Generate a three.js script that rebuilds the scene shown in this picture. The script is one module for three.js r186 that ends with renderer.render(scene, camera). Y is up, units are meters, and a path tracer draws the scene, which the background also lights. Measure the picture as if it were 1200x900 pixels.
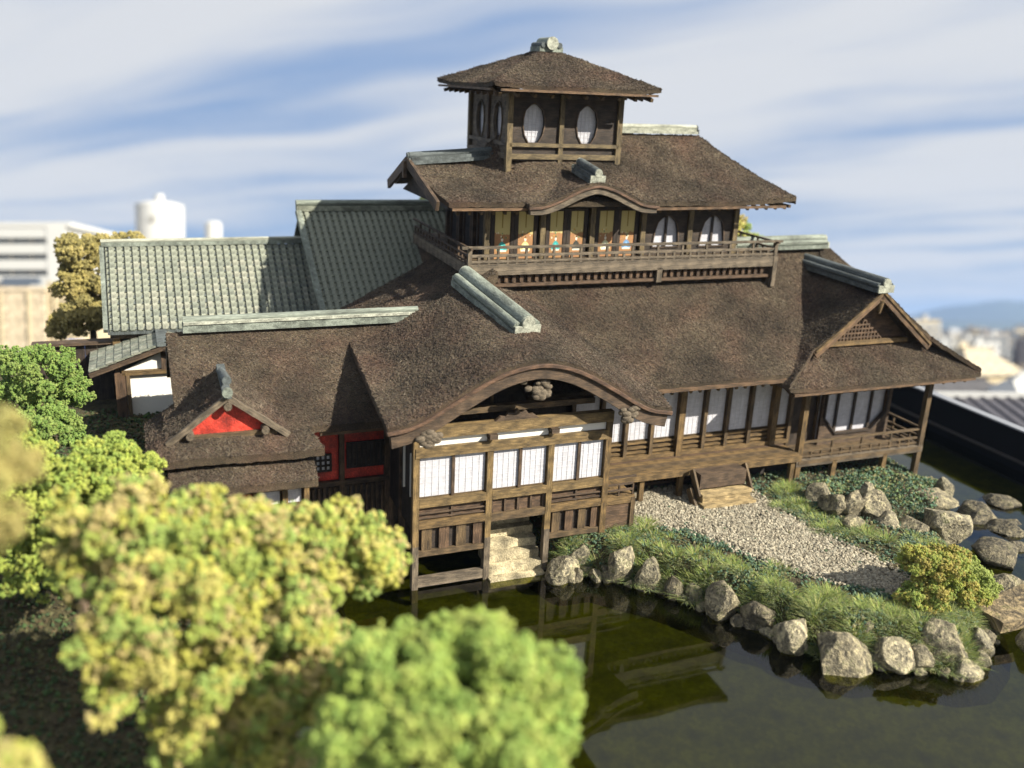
import * as THREE from 'three';
import { mergeGeometries, mergeVertices } from 'three/addons/utils/BufferGeometryUtils.js';
import { ImprovedNoise } from 'three/addons/math/ImprovedNoise.js';

// ------------------------------------------------------------------ camera, sky, sun, exposure
const scene = new THREE.Scene();
const EYE = 24;
const camera = new THREE.PerspectiveCamera(44.5, 4 / 3, 0.5, 9000);
camera.position.set(0, EYE, 0);
camera.rotation.set(THREE.MathUtils.degToRad(-3.38), 0, 0);
camera.focus = 23.6;
camera.userData.fStop = 0.148;
camera.updateMatrixWorld(true);
const renderer = new THREE.WebGLRenderer({ antialias: true });
renderer.setSize(1024, 768);
renderer.toneMapping = THREE.LinearToneMapping;
renderer.toneMappingExposure = 2.15;
renderer.shadowMap.enabled = true;

const V = (x, y, z) => new THREE.Vector3(x, y, z);
const clamp = (x, a = 0, b = 1) => Math.min(b, Math.max(a, x));
const lerp = (a, b, t) => a + (b - a) * t;
const sstep = (a, b, x) => { const t = clamp((x - a) / (b - a)); return t * t * (3 - 2 * t); };
function rng(seed) { let a = seed >>> 0; return () => { a = (a + 0x6D2B79F5) | 0; let t = Math.imul(a ^ (a >>> 15), 1 | a); t = (t + Math.imul(t ^ (t >>> 7), 61 | t)) ^ t; return ((t ^ (t >>> 14)) >>> 0) / 4294967296; }; }
const NZ = new ImprovedNoise();
const n3 = (x, y, z) => NZ.noise(x + 31.7, y + 17.3, z + 5.9);
const fbm = (x, y, z, o = 4) => { let s = 0, a = 0.5; for (let i = 0; i < o; i++) { s += a * n3(x, y, z); x *= 2.03; y *= 2.03; z *= 2.03; a *= 0.5; } return s; };

// sky: blue with combed-out high cloud, whiter towards the right
{
  const W = 2048, H = 1024, d = new Float32Array(W * H * 4);
  for (let j = 0; j < H; j++) {
    const el = ((j + 0.5) / H - 0.5) * Math.PI;
    for (let i = 0; i < W; i++) {
      const az = ((i + 0.5) / W - 0.5) * 2 * Math.PI;
      const k = (j * W + i) * 4;
      let r, g, b;
      if (el < -0.01) { r = 0.066; g = 0.064; b = 0.06; }
      else {
        const e = Math.max(el, 0), x = Math.cos(e) * Math.cos(az), z = Math.cos(e) * Math.sin(az), y = Math.sin(e);
        // plane of high cloud
        const px = x / (y + 0.11), pz = z / (y + 0.11);
        const ca = Math.cos(0.36), sa = Math.sin(0.36);
        const s = px * ca + pz * sa, t = -px * sa + pz * ca;
        const wx = fbm(s * 0.35, t * 0.35, 3.1, 3) * 1.2, wy = fbm(s * 0.3, t * 0.35, 9.7, 4) * 0.7;
        const streak = fbm((s + wx) * 0.26, (t + wy) * 1.5, 0.4, 6) + 0.5 * fbm((s + wx) * 0.8, (t + wy * 1.2) * 5.5, 2.2, 5);
        const soft = fbm(px * 0.42 + 4, pz * 0.42, 7.3, 4);
        const bank = fbm(px * 0.2 + 2, pz * 0.2 - 3, 1.3, 2);
        let c = 0.84 + streak * 1.2 + soft * 0.9 + bank * 0.5 + 0.22 * z * 0 + 0.22 * Math.cos(az);
        c = sstep(0.15, 1.1, c);
        c = clamp(c * 0.95 + 0.03);
        const hz = Math.exp(-e * 7);
        const br = lerp(0.075, 0.17, hz), bg = lerp(0.145, 0.24, hz), bb = lerp(0.28, 0.33, hz);
        const cr = 0.345, cg = 0.352, cb = 0.365;
        r = lerp(br, cr, c); g = lerp(bg, cg, c); b = lerp(bb, cb, c);
      }
      d[k] = r; d[k + 1] = g; d[k + 2] = b; d[k + 3] = 1;
    }
  }
  const t = new THREE.DataTexture(d, W, H, THREE.RGBAFormat, THREE.FloatType);
  t.mapping = THREE.EquirectangularReflectionMapping; t.magFilter = THREE.LinearFilter; t.needsUpdate = true;
  scene.background = t; scene.environment = t;
}
scene.fog = new THREE.FogExp2(new THREE.Color().setRGB(0.42, 0.62, 1.0), 0.00015);

// the garden stands on a tray that is propped up towards the viewer: TRAY carries garden coordinates (x along the front, y up, z out of the front) into the town's
const TRAY = new THREE.Matrix4().set(
  0.929685, 0.044819, 0.365618, -2.37,
  0.051692, 0.966874, -0.249964, EYE - 6.27,
  -0.364709, 0.251287, 0.896572, -22.33,
  0, 0, 0, 1);
const sunDir = V(0.95, 1.02, 1).normalize().transformDirection(TRAY);
{
  const sun = new THREE.DirectionalLight(new THREE.Color().setRGB(1.0, 0.93, 0.80), 5);
  const c = V(6, 2, -3).applyMatrix4(TRAY);
  sun.position.copy(c).addScaledVector(sunDir, 60); sun.target.position.copy(c);
  sun.castShadow = true; sun.shadow.mapSize.set(4096, 4096);
  Object.assign(sun.shadow.camera, { left: -24, right: 24, top: 24, bottom: -24, near: 1, far: 140 });
  scene.add(sun, sun.target);
}

// ------------------------------------------------------------------ helpers
const used = {};
function numbered(n) { const k = used[n] = (used[n] ?? -1) + 1; return k ? `${n}_${String(k).padStart(3, '0')}` : n; }
function tag(o, label, category, group, kind) {
  o.userData.label = label; if (category) o.userData.category = category; if (group) o.userData.group = group; if (kind) o.userData.kind = kind; return o;
}
const inTray = o => { o.updateMatrix(); o.applyMatrix4(TRAY); scene.add(o); return o; };
function shade(o) { o.castShadow = o.receiveShadow = true; return o; }
function mesh(name, geo, mat, parent) { const m = shade(new THREE.Mesh(geo, mat)); m.name = name; if (parent) parent.add(m); return m; }
function grp(name, parent) { const g = new THREE.Group(); g.name = name; if (parent) parent.add(g); return g; }
let uvSeed = rng(77);
// box with uv in metres, grain (u) along its longest side
function bx(w, h, d, x = 0, y = 0, z = 0, rx = 0, ry = 0, rz = 0, order = 'XYZ') {
  const g = new THREE.BoxGeometry(w, h, d), p = g.attributes.position, nn = g.attributes.normal, uv = g.attributes.uv;
  const long = w >= h && w >= d ? 0 : h >= d ? 1 : 2, ou = uvSeed() * 7, ov = uvSeed() * 7;
  for (let i = 0; i < p.count; i++) {
    const P = [p.getX(i), p.getY(i), p.getZ(i)], a = Math.abs(nn.getX(i)) > 0.5 ? 0 : Math.abs(nn.getY(i)) > 0.5 ? 1 : 2;
    const rest = [0, 1, 2].filter(q => q !== a), u = rest.includes(long) ? long : rest[0], v = rest.find(q => q !== u);
    uv.setXY(i, P[u] + ou, P[v] + ov + a * 0.37);
  }
  if (rx || ry || rz) g.applyMatrix4(new THREE.Matrix4().makeRotationFromEuler(new THREE.Euler(rx, ry, rz, order)));
  g.translate(x, y, z); return g;
}
// bar from a to b, w wide, h high
function bar(a, b, w, h) {
  const d = b.clone().sub(a), L = d.length(), g = bx(L, h, w);
  const X = d.normalize(), up = Math.abs(X.y) > 0.99 ? V(0, 0, 1) : V(0, 1, 0), Z = X.clone().cross(up).normalize(), Y = Z.clone().cross(X);
  g.applyMatrix4(new THREE.Matrix4().makeBasis(X, Y, Z)); g.translate((a.x + b.x) / 2, (a.y + b.y) / 2, (a.z + b.z) / 2); return g;
}
const merge = l => mergeGeometries(l.map(g => { const q = g.index ? g.toNonIndexed() : g; for (const k of Object.keys(q.attributes)) if (!['position', 'normal', 'uv'].includes(k)) q.deleteAttribute(k); return q; }));
function cyl(r0, r1, h, n = 12, x = 0, y = 0, z = 0) { const g = new THREE.CylinderGeometry(r0, r1, h, n); g.translate(x, y, z); return g; }
function extr(shape, depth, bevel = 0) { return new THREE.ExtrudeGeometry(shape, { depth, bevelEnabled: bevel > 0, bevelThickness: bevel, bevelSize: bevel, bevelSegments: 1, curveSegments: 10 }); }
function shapeOf(pts, holes = []) { const s = new THREE.Shape(pts.map(p => new THREE.Vector2(...p))); for (const h of holes) s.holes.push(new THREE.Path(h.map(p => new THREE.Vector2(...p)))); return s; }

// ------------------------------------------------------------------ procedural textures and materials
function tex(n, fill, srgb = true, rep = 1) {
  const d = new Uint8Array(n * n * 4), f = fill(n);
  for (let i = 0; i < n * n; i++) { const c = f(i % n, (i / n) | 0); d[i * 4] = c[0]; d[i * 4 + 1] = c[1]; d[i * 4 + 2] = c[2]; d[i * 4 + 3] = 255; }
  const t = new THREE.DataTexture(d, n, n, THREE.RGBAFormat); t.wrapS = t.wrapT = THREE.RepeatWrapping; t.magFilter = THREE.LinearFilter; t.minFilter = THREE.LinearMipmapLinearFilter; t.generateMipmaps = true;
  if (srgb) t.colorSpace = THREE.SRGBColorSpace; t.repeat.set(rep, rep); t.needsUpdate = true; return t;
}
// periodic value noise
function pnoise(n, cells, cells2, seed) {
  const r = rng(seed), cw = cells, ch = cells2 || cells, g = Float32Array.from({ length: cw * ch }, () => r());
  const o = new Float32Array(n * n);
  for (let y = 0; y < n; y++) for (let x = 0; x < n; x++) {
    const fx = x / n * cw, fy = y / n * ch, x0 = fx | 0, y0 = fy | 0, tx = fx - x0, ty = fy - y0, sx = tx * tx * (3 - 2 * tx), sy = ty * ty * (3 - 2 * ty);
    const a = g[(y0 % ch) * cw + x0 % cw], b = g[(y0 % ch) * cw + (x0 + 1) % cw], c = g[((y0 + 1) % ch) * cw + x0 % cw], d = g[((y0 + 1) % ch) * cw + (x0 + 1) % cw];
    o[y * n + x] = lerp(lerp(a, b, sx), lerp(c, d, sx), sy);
  }
  return o;
}
// short straws strewn over a square: height map and tone map
function strawMaps(n, count, lenPx, seed, along = 0) {
  const r = rng(seed), h = new Float32Array(n * n).fill(0.12), c = new Float32Array(n * n).fill(0.24);
  for (let k = 0; k < count; k++) {
    const x = r() * n, y = r() * n, a = along ? Math.PI / 2 + (r() - 0.5) * 2.2 : r() * Math.PI, L = lenPx * (0.5 + r()), tone = 0.2 + 0.75 * r() * r() + 0.12 * r(), z = 0.3 + 0.7 * k / count;
    const ca = Math.cos(a), sa = Math.sin(a);
    for (let s = 0; s < L; s += 0.7) for (let w = -1; w <= 1; w++) {
      const ix = ((x + ca * s - sa * w * 0.6) % n + n) % n | 0, iy = ((y + sa * s + ca * w * 0.6) % n + n) % n | 0;
      h[iy * n + ix] = z * (w ? 0.72 : 1); c[iy * n + ix] = tone * (w ? 0.86 : 1);
    }
  }
  return [h, c];
}
const [thH, thC] = strawMaps(768, 26000, 15, 5);
const thatchMap = tex(768, n => { const a = pnoise(n, 9, 9, 3), b = pnoise(n, 24, 24, 8); return (x, y) => { const i = y * n + x, v = thC[i] * (0.75 + 0.5 * a[i]), w = b[i]; return [255 * clamp(0.25 + 0.62 * v), 255 * clamp(0.215 + 0.56 * v + 0.02 * w), 255 * clamp(0.185 + 0.50 * v)]; }; }, true, 1 / 1.25);
const thatchBump = tex(768, n => (x, y) => { const v = 255 * thH[y * n + x]; return [v, v, v]; }, false, 1 / 1.25);
const woodMap = tex(512, n => { const a = pnoise(n, 6, 90, 21), b = pnoise(n, 14, 220, 22), c = pnoise(n, 5, 7, 23), d = pnoise(n, 40, 60, 24); return (x, y) => { const i = y * n + x, v = 0.42 + 0.30 * a[i] + 0.24 * b[i] + 0.28 * (c[i] - 0.5) + 0.12 * (d[i] - 0.5); return [255 * clamp(v), 255 * clamp(v * 0.985), 255 * clamp(v * 0.96)]; }; }, true, 1 / 0.85);
const woodBump = tex(512, n => { const a = pnoise(n, 6, 90, 21), b = pnoise(n, 14, 220, 22); return (x, y) => { const i = y * n + x, v = 255 * (0.5 * a[i] + 0.5 * b[i]); return [v, v, v]; }; }, false, 1 / 0.85);
const grainMap = tex(512, n => { const a = pnoise(n, 6, 6, 31), b = pnoise(n, 22, 22, 32), c = pnoise(n, 90, 90, 33), d = pnoise(n, 200, 200, 34); return (x, y) => { const i = y * n + x, v = 0.30 + 0.24 * a[i] + 0.22 * b[i] + 0.20 * c[i] + 0.16 * d[i]; return [255 * v, 255 * v * 0.985, 255 * v * 0.96]; }; }, true, 1 / 2);
const grainBump = tex(512, n => { const a = pnoise(n, 22, 22, 32), c = pnoise(n, 90, 90, 33), d = pnoise(n, 200, 200, 34); return (x, y) => { const i = y * n + x, v = 255 * (0.5 * a[i] + 0.3 * c[i] + 0.2 * d[i]); return [v, v, v]; }; }, false, 1 / 2);
const paperMap = tex(256, n => { const a = pnoise(n, 40, 9, 41), b = pnoise(n, 9, 40, 42), c = pnoise(n, 7, 7, 43); return (x, y) => { const i = y * n + x, v = 0.84 + 0.09 * a[i] + 0.09 * b[i] + 0.05 * (c[i] - 0.5); return [255 * clamp(v * 0.985), 255 * clamp(v * 0.985), 255 * clamp(v)]; }; }, true, 1);
const rgb = (r, g, b) => new THREE.Color().setRGB(r, g, b);
const std = (c, o = {}) => new THREE.MeshStandardMaterial({ color: c, roughness: 0.85, ...o });
const wood = (r, g, b, o = {}) => std(rgb(r, g, b), { map: woodMap, bumpMap: woodBump, bumpScale: 0.008, roughness: 0.75, ...o });
const grain = (r, g, b, o = {}) => std(rgb(r, g, b), { map: grainMap, bumpMap: grainBump, bumpScale: 0.012, roughness: 0.85, ...o });
const M = {
  thatch: std(rgb(0.56, 0.51, 0.435), { map: thatchMap, bumpMap: thatchBump, bumpScale: 0.036, roughness: 1, vertexColors: true }),
  thatchEdge: grain(0.12, 0.075, 0.055),
  thatchBoard: wood(0.23, 0.14, 0.075),
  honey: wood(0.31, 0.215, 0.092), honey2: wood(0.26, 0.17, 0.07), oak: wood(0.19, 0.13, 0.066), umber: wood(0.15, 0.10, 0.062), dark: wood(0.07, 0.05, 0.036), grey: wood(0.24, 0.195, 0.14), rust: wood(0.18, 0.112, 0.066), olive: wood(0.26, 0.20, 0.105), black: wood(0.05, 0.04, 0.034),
  redEdge: wood(0.20, 0.115, 0.07),
  tile: grain(0.38, 0.42, 0.345), tile2: grain(0.31, 0.35, 0.295), tile3: grain(0.45, 0.475, 0.395), tileDark: grain(0.15, 0.18, 0.19), cap: grain(0.33, 0.385, 0.34), capPale: grain(0.60, 0.64, 0.55),
  paper: std(rgb(0.57, 0.57, 0.595), { map: paperMap, roughness: 0.9 }), lattice: std(rgb(0.50, 0.50, 0.525), { roughness: 0.9 }),
  plaster: std(rgb(0.74, 0.715, 0.655), { bumpMap: grainBump, bumpScale: 0.006, roughness: 0.92 }), white: std(rgb(0.74, 0.72, 0.66), { roughness: 0.9 }),
  red: grain(0.85, 0.075, 0.045, { roughness: 0.6 }),
  step: grain(0.72, 0.64, 0.43, { bumpScale: 0.03 }), pine: wood(0.62, 0.48, 0.25),
};

// ------------------------------------------------------------------ thatch shells
const fibreGeo = (() => { const g = new THREE.BoxGeometry(1, 1, 1); return g; })();
const fibreMat = std(rgb(1, 1, 1), { roughness: 1 });
const fibreTones = [[0.066, 0.050, 0.035], [0.088, 0.068, 0.046], [0.045, 0.034, 0.025], [0.112, 0.088, 0.061], [0.078, 0.052, 0.037], [0.145, 0.116, 0.083]].map(c => rgb(...c));
function thatchTint(x, y, z) {
  const a = fbm(x * 0.55, y * 0.55, z * 0.55, 3), b = fbm(x * 1.6 + 9, y * 1.6, z * 1.6, 3), m = fbm(x * 0.8 - 7, y * 0.8, z * 0.8 + 3, 3);
  const v = 0.90 + a * 1.0 + b * 0.6, red = clamp(m * 1.7), gr = clamp(-m * 1.2);
  return [v * (1 + 0.12 * red - 0.05 * gr), v * (1 - 0.12 * red + 0.03 * gr), v * (1 - 0.13 * red)];
}
// P(u, v) -> top surface point; a closed slab `th` thick hanging below it
function shellGeo(P, nu, nv, th, o = {}) {
  const pos = [], uv = [], idx = [], col = [];
  const top = [];
  for (let j = 0; j <= nv; j++) for (let i = 0; i <= nu; i++) top.push(P(i / nu, j / nv));
  const at = (i, j) => top[j * (nu + 1) + i];
  const us = [0]; const mid = nv >> 1; for (let i = 1; i <= nu; i++) us.push(us[i - 1] + at(i, mid).distanceTo(at(i - 1, mid)));
  const rough = o.rough ?? 0.022;
  const put = (p, u, v) => { pos.push(p.x, p.y, p.z); uv.push(u, v); col.push(...thatchTint(p.x, p.y, p.z)); return pos.length / 3 - 1; };
  const T = [], B = [];
  for (let i = 0; i <= nu; i++) { let v = 0; for (let j = 0; j <= nv; j++) { if (j) v += at(i, j).distanceTo(at(i, j - 1)); const p = at(i, j).clone(); p.y += rough * 2 * fbm(p.x * 2.3, p.y * 2.3, p.z * 2.3, 3) + rough * 0.9 * n3(p.x * 9, p.y * 9, p.z * 9); T[j * (nu + 1) + i] = put(p, us[i], v); } }
  const tb = (i, j) => T[j * (nu + 1) + i];
  for (let j = 0; j < nv; j++) for (let i = 0; i < nu; i++) { const a = tb(i, j), b = tb(i + 1, j), c = tb(i + 1, j + 1), d = tb(i, j + 1); idx.push(a, b, c, a, c, d); }
  const nTop = idx.length;
  const down = p => V(p[0], p[1] - th * (1 + 0.12 * n3(p[0] * 2, 3, p[2] * 2)), p[2]);
  const gp = k => [pos[3 * k], pos[3 * k + 1], pos[3 * k + 2]];
  const rim = [];
  for (let i = 0; i < nu; i++) rim.push([i, 0]); for (let j = 0; j < nv; j++) rim.push([nu, j]); for (let i = nu; i > 0; i--) rim.push([i, nv]); for (let j = nv; j > 0; j--) rim.push([0, j]);
  let len = 0; const ring = rim.map(([i, j], k) => { const t = tb(i, j), p = V(...gp(t)); if (k) { const q = V(...gp(tb(...rim[k - 1]))); len += p.distanceTo(q); } return [put(p, len, 0), put(down(gp(t)), len, th)]; });
  for (let k = 0; k < ring.length; k++) { const [a, b] = ring[k], [c, d] = ring[(k + 1) % ring.length]; idx.push(a, b, d, a, d, c); }
  const bi = []; for (let j = 0; j <= nv; j++) for (let i = 0; i <= nu; i++) bi.push(put(down(gp(tb(i, j))), us[i], j * 0.2));
  for (let j = 0; j < nv; j++) for (let i = 0; i < nu; i++) { const a = bi[j * (nu + 1) + i], b = bi[j * (nu + 1) + i + 1], c = bi[(j + 1) * (nu + 1) + i + 1], d = bi[(j + 1) * (nu + 1) + i]; idx.push(a, c, b, a, d, c); }
  const g = new THREE.BufferGeometry();
  g.setAttribute('position', new THREE.Float32BufferAttribute(pos, 3)); g.setAttribute('uv', new THREE.Float32BufferAttribute(uv, 2)); g.setAttribute('color', new THREE.Float32BufferAttribute(col, 3));
  g.setIndex(idx); g.computeVertexNormals();
  // turn the slab the right way out
  const a = V(...gp(idx[0])), b = V(...gp(idx[1])), c = V(...gp(idx[2])); const N = b.clone().sub(a).cross(c.clone().sub(a));
  if (N.y < 0) { for (let k = 0; k < idx.length; k += 3) { const q = idx[k + 1]; idx[k + 1] = idx[k + 2]; idx[k + 2] = q; } g.setIndex(idx); g.computeVertexNormals(); }
  g.userData.nTop = nTop;
  return g;
}
let fibreSeed = 900;
function thatch(name, shells, parent, density = 420) {
  const geo = mergeGeometries(shells), m = mesh(name, geo, M.thatch, parent);
  const R = rng(fibreSeed++), mats = [], cols = [];
  const mt = new THREE.Matrix4(), A = V(), B = V(), C = V(), N = V(), p = V(), T1 = V(), T2 = V();
  for (const s of shells) {
    const P = s.attributes.position, I = s.index.array;
    for (let k = 0; k < s.userData.nTop; k += 3) {
      A.fromBufferAttribute(P, I[k]); B.fromBufferAttribute(P, I[k + 1]); C.fromBufferAttribute(P, I[k + 2]);
      N.copy(B).sub(A).cross(T1.copy(C).sub(A)); const ar = N.length() / 2; N.normalize(); if (N.y < 0) N.negate();
      let cnt = ar * density; cnt = (cnt | 0) + (R() < cnt % 1 ? 1 : 0);
      for (let q = 0; q < cnt; q++) {
        let u = R(), v = R(); if (u + v > 1) { u = 1 - u; v = 1 - v; }
        p.copy(A).addScaledVector(T1.copy(B).sub(A), u).addScaledVector(T2.copy(C).sub(A), v);
        T1.set(R() - 0.5, R() - 0.5, R() - 0.5).addScaledVector(N, -0.05).normalize(); T1.addScaledVector(N, -T1.dot(N) * 0.75).normalize();
        T2.crossVectors(N, T1).normalize(); const N2 = T1.clone().cross(T2);
        const L = 0.04 + 0.075 * R(), w = 0.007 + 0.009 * R();
        mt.makeBasis(T1.clone().multiplyScalar(L), N2.multiplyScalar(w), T2.clone().multiplyScalar(w)).setPosition(p.x + N.x * 0.008, p.y + N.y * 0.008, p.z + N.z * 0.008);
        mats.push(mt.clone()); const tt = thatchTint(p.x, p.y, p.z), c = fibreTones[Math.min(5, R() * (R() < 0.75 ? 5 : 6) | 0)];
        cols.push(rgb(c.r * tt[0], c.g * tt[1], c.b * tt[2]));
      }
    }
  }
  const im = shade(new THREE.InstancedMesh(fibreGeo, fibreMat, mats.length)); im.name = 'thatch_straw'; im.userData.kind = 'stuff';
  mats.forEach((q, i) => { im.setMatrixAt(i, q); im.setColorAt(i, cols[i]); });
  m.add(im); return m;
}
const quad = (a, b, c, d, sag = 0) => (u, v) => { const p = a.clone().lerp(b, u), q = d.clone().lerp(c, u); p.lerp(q, v); p.y -= sag * Math.sin(Math.PI * v); return p; };
// eave line a -> b, upper line d -> c, corners of the eave lifted
const slope = (a, b, c, d, sag = 0.06, lift = 0, l0 = 1, l1 = 1) => { const f = quad(a, b, c, d, sag); return (u, v) => { const p = f(u, v), e = Math.pow(Math.abs(u * 2 - 1), 4) * (u < 0.5 ? l0 : l1); p.y += lift * e * (1 - v); return p; }; };

// ------------------------------------------------------------------ the pavilion
const pav = grp('tea_pavilion');
tag(pav, 'three-storey brown thatched timber pavilion with arched porch standing in the pond', 'pavilion');
const wbox = (name, mat, ...a) => mesh(name, bx(...a), mat, pav);
function rafters(a, b, dir, step, len, s, mat, parent = pav) {
  const L = a.distanceTo(b), n = Math.max(2, Math.round(L / step)), l = [];
  for (let i = 0; i <= n; i++) { const p = a.clone().lerp(b, i / n); l.push(bar(p, p.clone().addScaledVector(dir, len), s, s)); }
  const m = mesh('rafters', merge(l), mat, parent); m.userData.kind = 'stuff'; return m;
}
// a run of paper screens between x0 and x1 in the plane z, each with its own frame
function screens(x0, x1, y0, y1, z, n, mat = M.oak, parent = pav) {
  const w = (x1 - x0) / n;
  for (let i = 0; i < n; i++) {
    const s = grp('paper_screen', parent); s.position.set(x0 + w * (i + 0.5), (y0 + y1) / 2, z);
    const H = y1 - y0, W = w, f = 0.028;
    mesh('paper', bx(W - 2 * f, H - 2 * f, 0.012), M.paper, s);
    const lat = []; const nx = 5, ny = Math.max(4, Math.round(H / 0.13));
    for (let k = 1; k < nx; k++) lat.push(bx(0.012, H - 2 * f, 0.01, -W / 2 + W * k / nx, 0, 0.0105));
    for (let k = 1; k < ny; k++) lat.push(bx(W - 2 * f, 0.012, 0.006, 0, -H / 2 + H * k / ny, 0.009));
    mesh('lattice', merge(lat), M.lattice, s).userData.kind = 'stuff';
    mesh('frame', merge([bx(f, H, 0.035, -W / 2 + f / 2), bx(f, H, 0.035, W / 2 - f / 2), bx(W - 2 * f, f, 0.034, 0, H / 2 - f / 2), bx(W - 2 * f, f, 0.034, 0, -H / 2 + f / 2)]), mat, s);
  }
}
// balustrade from a to b (points at floor level), rails at heights hs
function balustrade(a, b, hs, mat, step = 0.33, sz = 0.05, parent = pav, ends = 0.12) {
  const g = grp('balustrade', parent), d = b.clone().sub(a).normalize(), L = a.distanceTo(b), up = V(0, 1, 0);
  hs.forEach((h, i) => { const e = i === hs.length - 1 ? ends : 0; mesh('rail', bar(a.clone().addScaledVector(up, h).addScaledVector(d, -e), b.clone().addScaledVector(up, h).addScaledVector(d, e), i === hs.length - 1 ? sz * 1.25 : sz, sz), mat, g); });
  const n = Math.round(L / step), l = [];
  for (let i = 0; i <= n; i++) { const p = a.clone().lerp(b, i / n), tall = i % 3 === 0; l.push(bar(p.clone(), p.clone().addScaledVector(up, tall ? hs[hs.length - 1] - sz * 0.45 : hs[Math.max(0, hs.length - 2)] - sz * 0.45), sz * 0.9, sz * 0.9)); }
  mesh('balusters', merge(l), mat, g).userData.kind = 'stuff';
  return g;
}

// --- porch front, three bays in the plane z = 0
const PX = [0, 1.82, 3.4, 4.95];
[[0, -0.35, 3.86], [1.82, -0.35, 3.72], [3.4, -0.35, 3.72], [4.95, 0.75, 3.98]].forEach(([x, y0, y1], i) => {
  const split = 1.15; // upper post stands on a darker pile
  if (i < 3) { wbox('pile', M.grey, 0.15, split - y0, 0.17, x, (split + y0) / 2, 0); wbox('post', M.honey, 0.15, y1 - split, 0.16, x, (y1 + split) / 2, 0); }
  else wbox('post', M.honey2, 0.16, y1 - y0, 0.18, x, (y1 + y0) / 2, 0);
});
wbox('lintel', M.honey, 5.1, 0.27, 0.2, 2.47, 4.02, 0.02);
wbox('lintel', M.honey, 4.95, 0.24, 0.13, 2.45, 3.54, 0.035);
wbox('lintel', M.oak, 4.2, 0.14, 0.2, 2.5, 4.38, -0.25);
for (let i = 0; i < 3; i++) {
  const a = PX[i] + 0.08, b = PX[i + 1] - 0.08, c = (a + b) / 2, w = b - a;
  wbox('plaster_strip', M.plaster, w, 0.22, 0.05, c, 3.775, -0.02);
  screens(a, b, 2.37, 3.42, -0.02, 2);
  wbox('centre_stile', M.umber, 0.075, 1.05, 0.05, c, 2.9, 0.02);
  wbox('sill', M.honey, w, 0.21, 0.13, c, 2.255, 0.02);
  if (i !== 1) {
    wbox('wainscot', M.rust, w, 0.4, 0.04, c, 1.95, -0.05);
    const rl = grp('rail_pair', pav);
    for (const y of [1.86, 1.98]) mesh('rail', bx(w, 0.035, 0.035, c, y, 0.03), M.umber, rl);
    mesh('upright', bx(0.05, 0.4, 0.035, c, 1.95, 0.0), M.umber, rl);
    wbox('sill', M.honey2, w, 0.2, 0.12, c, 1.7, 0.02);
    for (let k = 0; k < 4; k++) { wbox('slat', k % 2 ? M.rust : M.oak, w * 0.15, 0.6, 0.05, a + w * (0.13 + 0.26 * k), 1.3, -0.01); }
    wbox('gap_shade_board', M.dark, w, 0.62, 0.03, c, 1.3, -0.08);  // dark sheet in place of open gaps between slats; its colour carries their shade
    wbox('sill', M.oak, w, 0.14, 0.11, c, 0.93, 0.01);
  } else {
    wbox('wainscot', M.rust, w, 0.4, 0.04, c, 1.95, -0.05);
    for (let k = 0; k < 5; k++) wbox('slat', M.umber, 0.055, 0.38, 0.04, a + 0.03 + (w - 0.06) * k / 4, 1.95, 0.0);
    wbox('sill', M.oak, w, 0.2, 0.12, c, 1.66, 0.01);
  }
}
wbox('ground_sill', M.grey, 1.67, 0.24, 0.14, 0.91, 0.17, 0);
wbox('beam_end', M.umber, 0.2, 0.12, 0.35, 1.82, 3.83, 0.08);
wbox('beam_end', M.umber, 0.2, 0.12, 0.35, 3.4, 3.83, 0.08);
// right return of the porch: short gallery with rails
wbox('gallery_floor', M.honey2, 0.86, 0.2, 1.3, 5.47, 1.62, -0.68);
wbox('gallery_panel', M.rust, 0.8, 0.75, 0.06, 5.45, 1.16, -0.1);
wbox('gallery_post', M.oak, 0.12, 0.95, 0.12, 5.86, 1.2, -0.08);
balustrade(V(5.05, 1.72, -0.1), V(5.86, 1.72, -0.1), [0.16, 0.32, 0.52], M.umber, 0.4, 0.045, pav, 0.06);
// dark timber sides and back of the porch, floor
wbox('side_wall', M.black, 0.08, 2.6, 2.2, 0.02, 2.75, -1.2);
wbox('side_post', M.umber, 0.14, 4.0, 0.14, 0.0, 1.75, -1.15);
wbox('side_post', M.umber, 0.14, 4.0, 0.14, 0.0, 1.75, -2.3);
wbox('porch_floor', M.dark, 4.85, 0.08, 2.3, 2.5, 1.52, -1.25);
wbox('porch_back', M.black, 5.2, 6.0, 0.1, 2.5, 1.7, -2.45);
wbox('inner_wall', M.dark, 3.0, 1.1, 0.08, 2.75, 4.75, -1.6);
wbox('strut', M.oak, 0.06, 0.75, 0.06, 2.05, 4.75, -0.6);
for (const s of [-1, 1]) mesh('curtain_edge', bx(0.05, 1.1, 0.03, -0.05, 2.9, -0.5 - 0.3 * s), M.plaster, pav);

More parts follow.
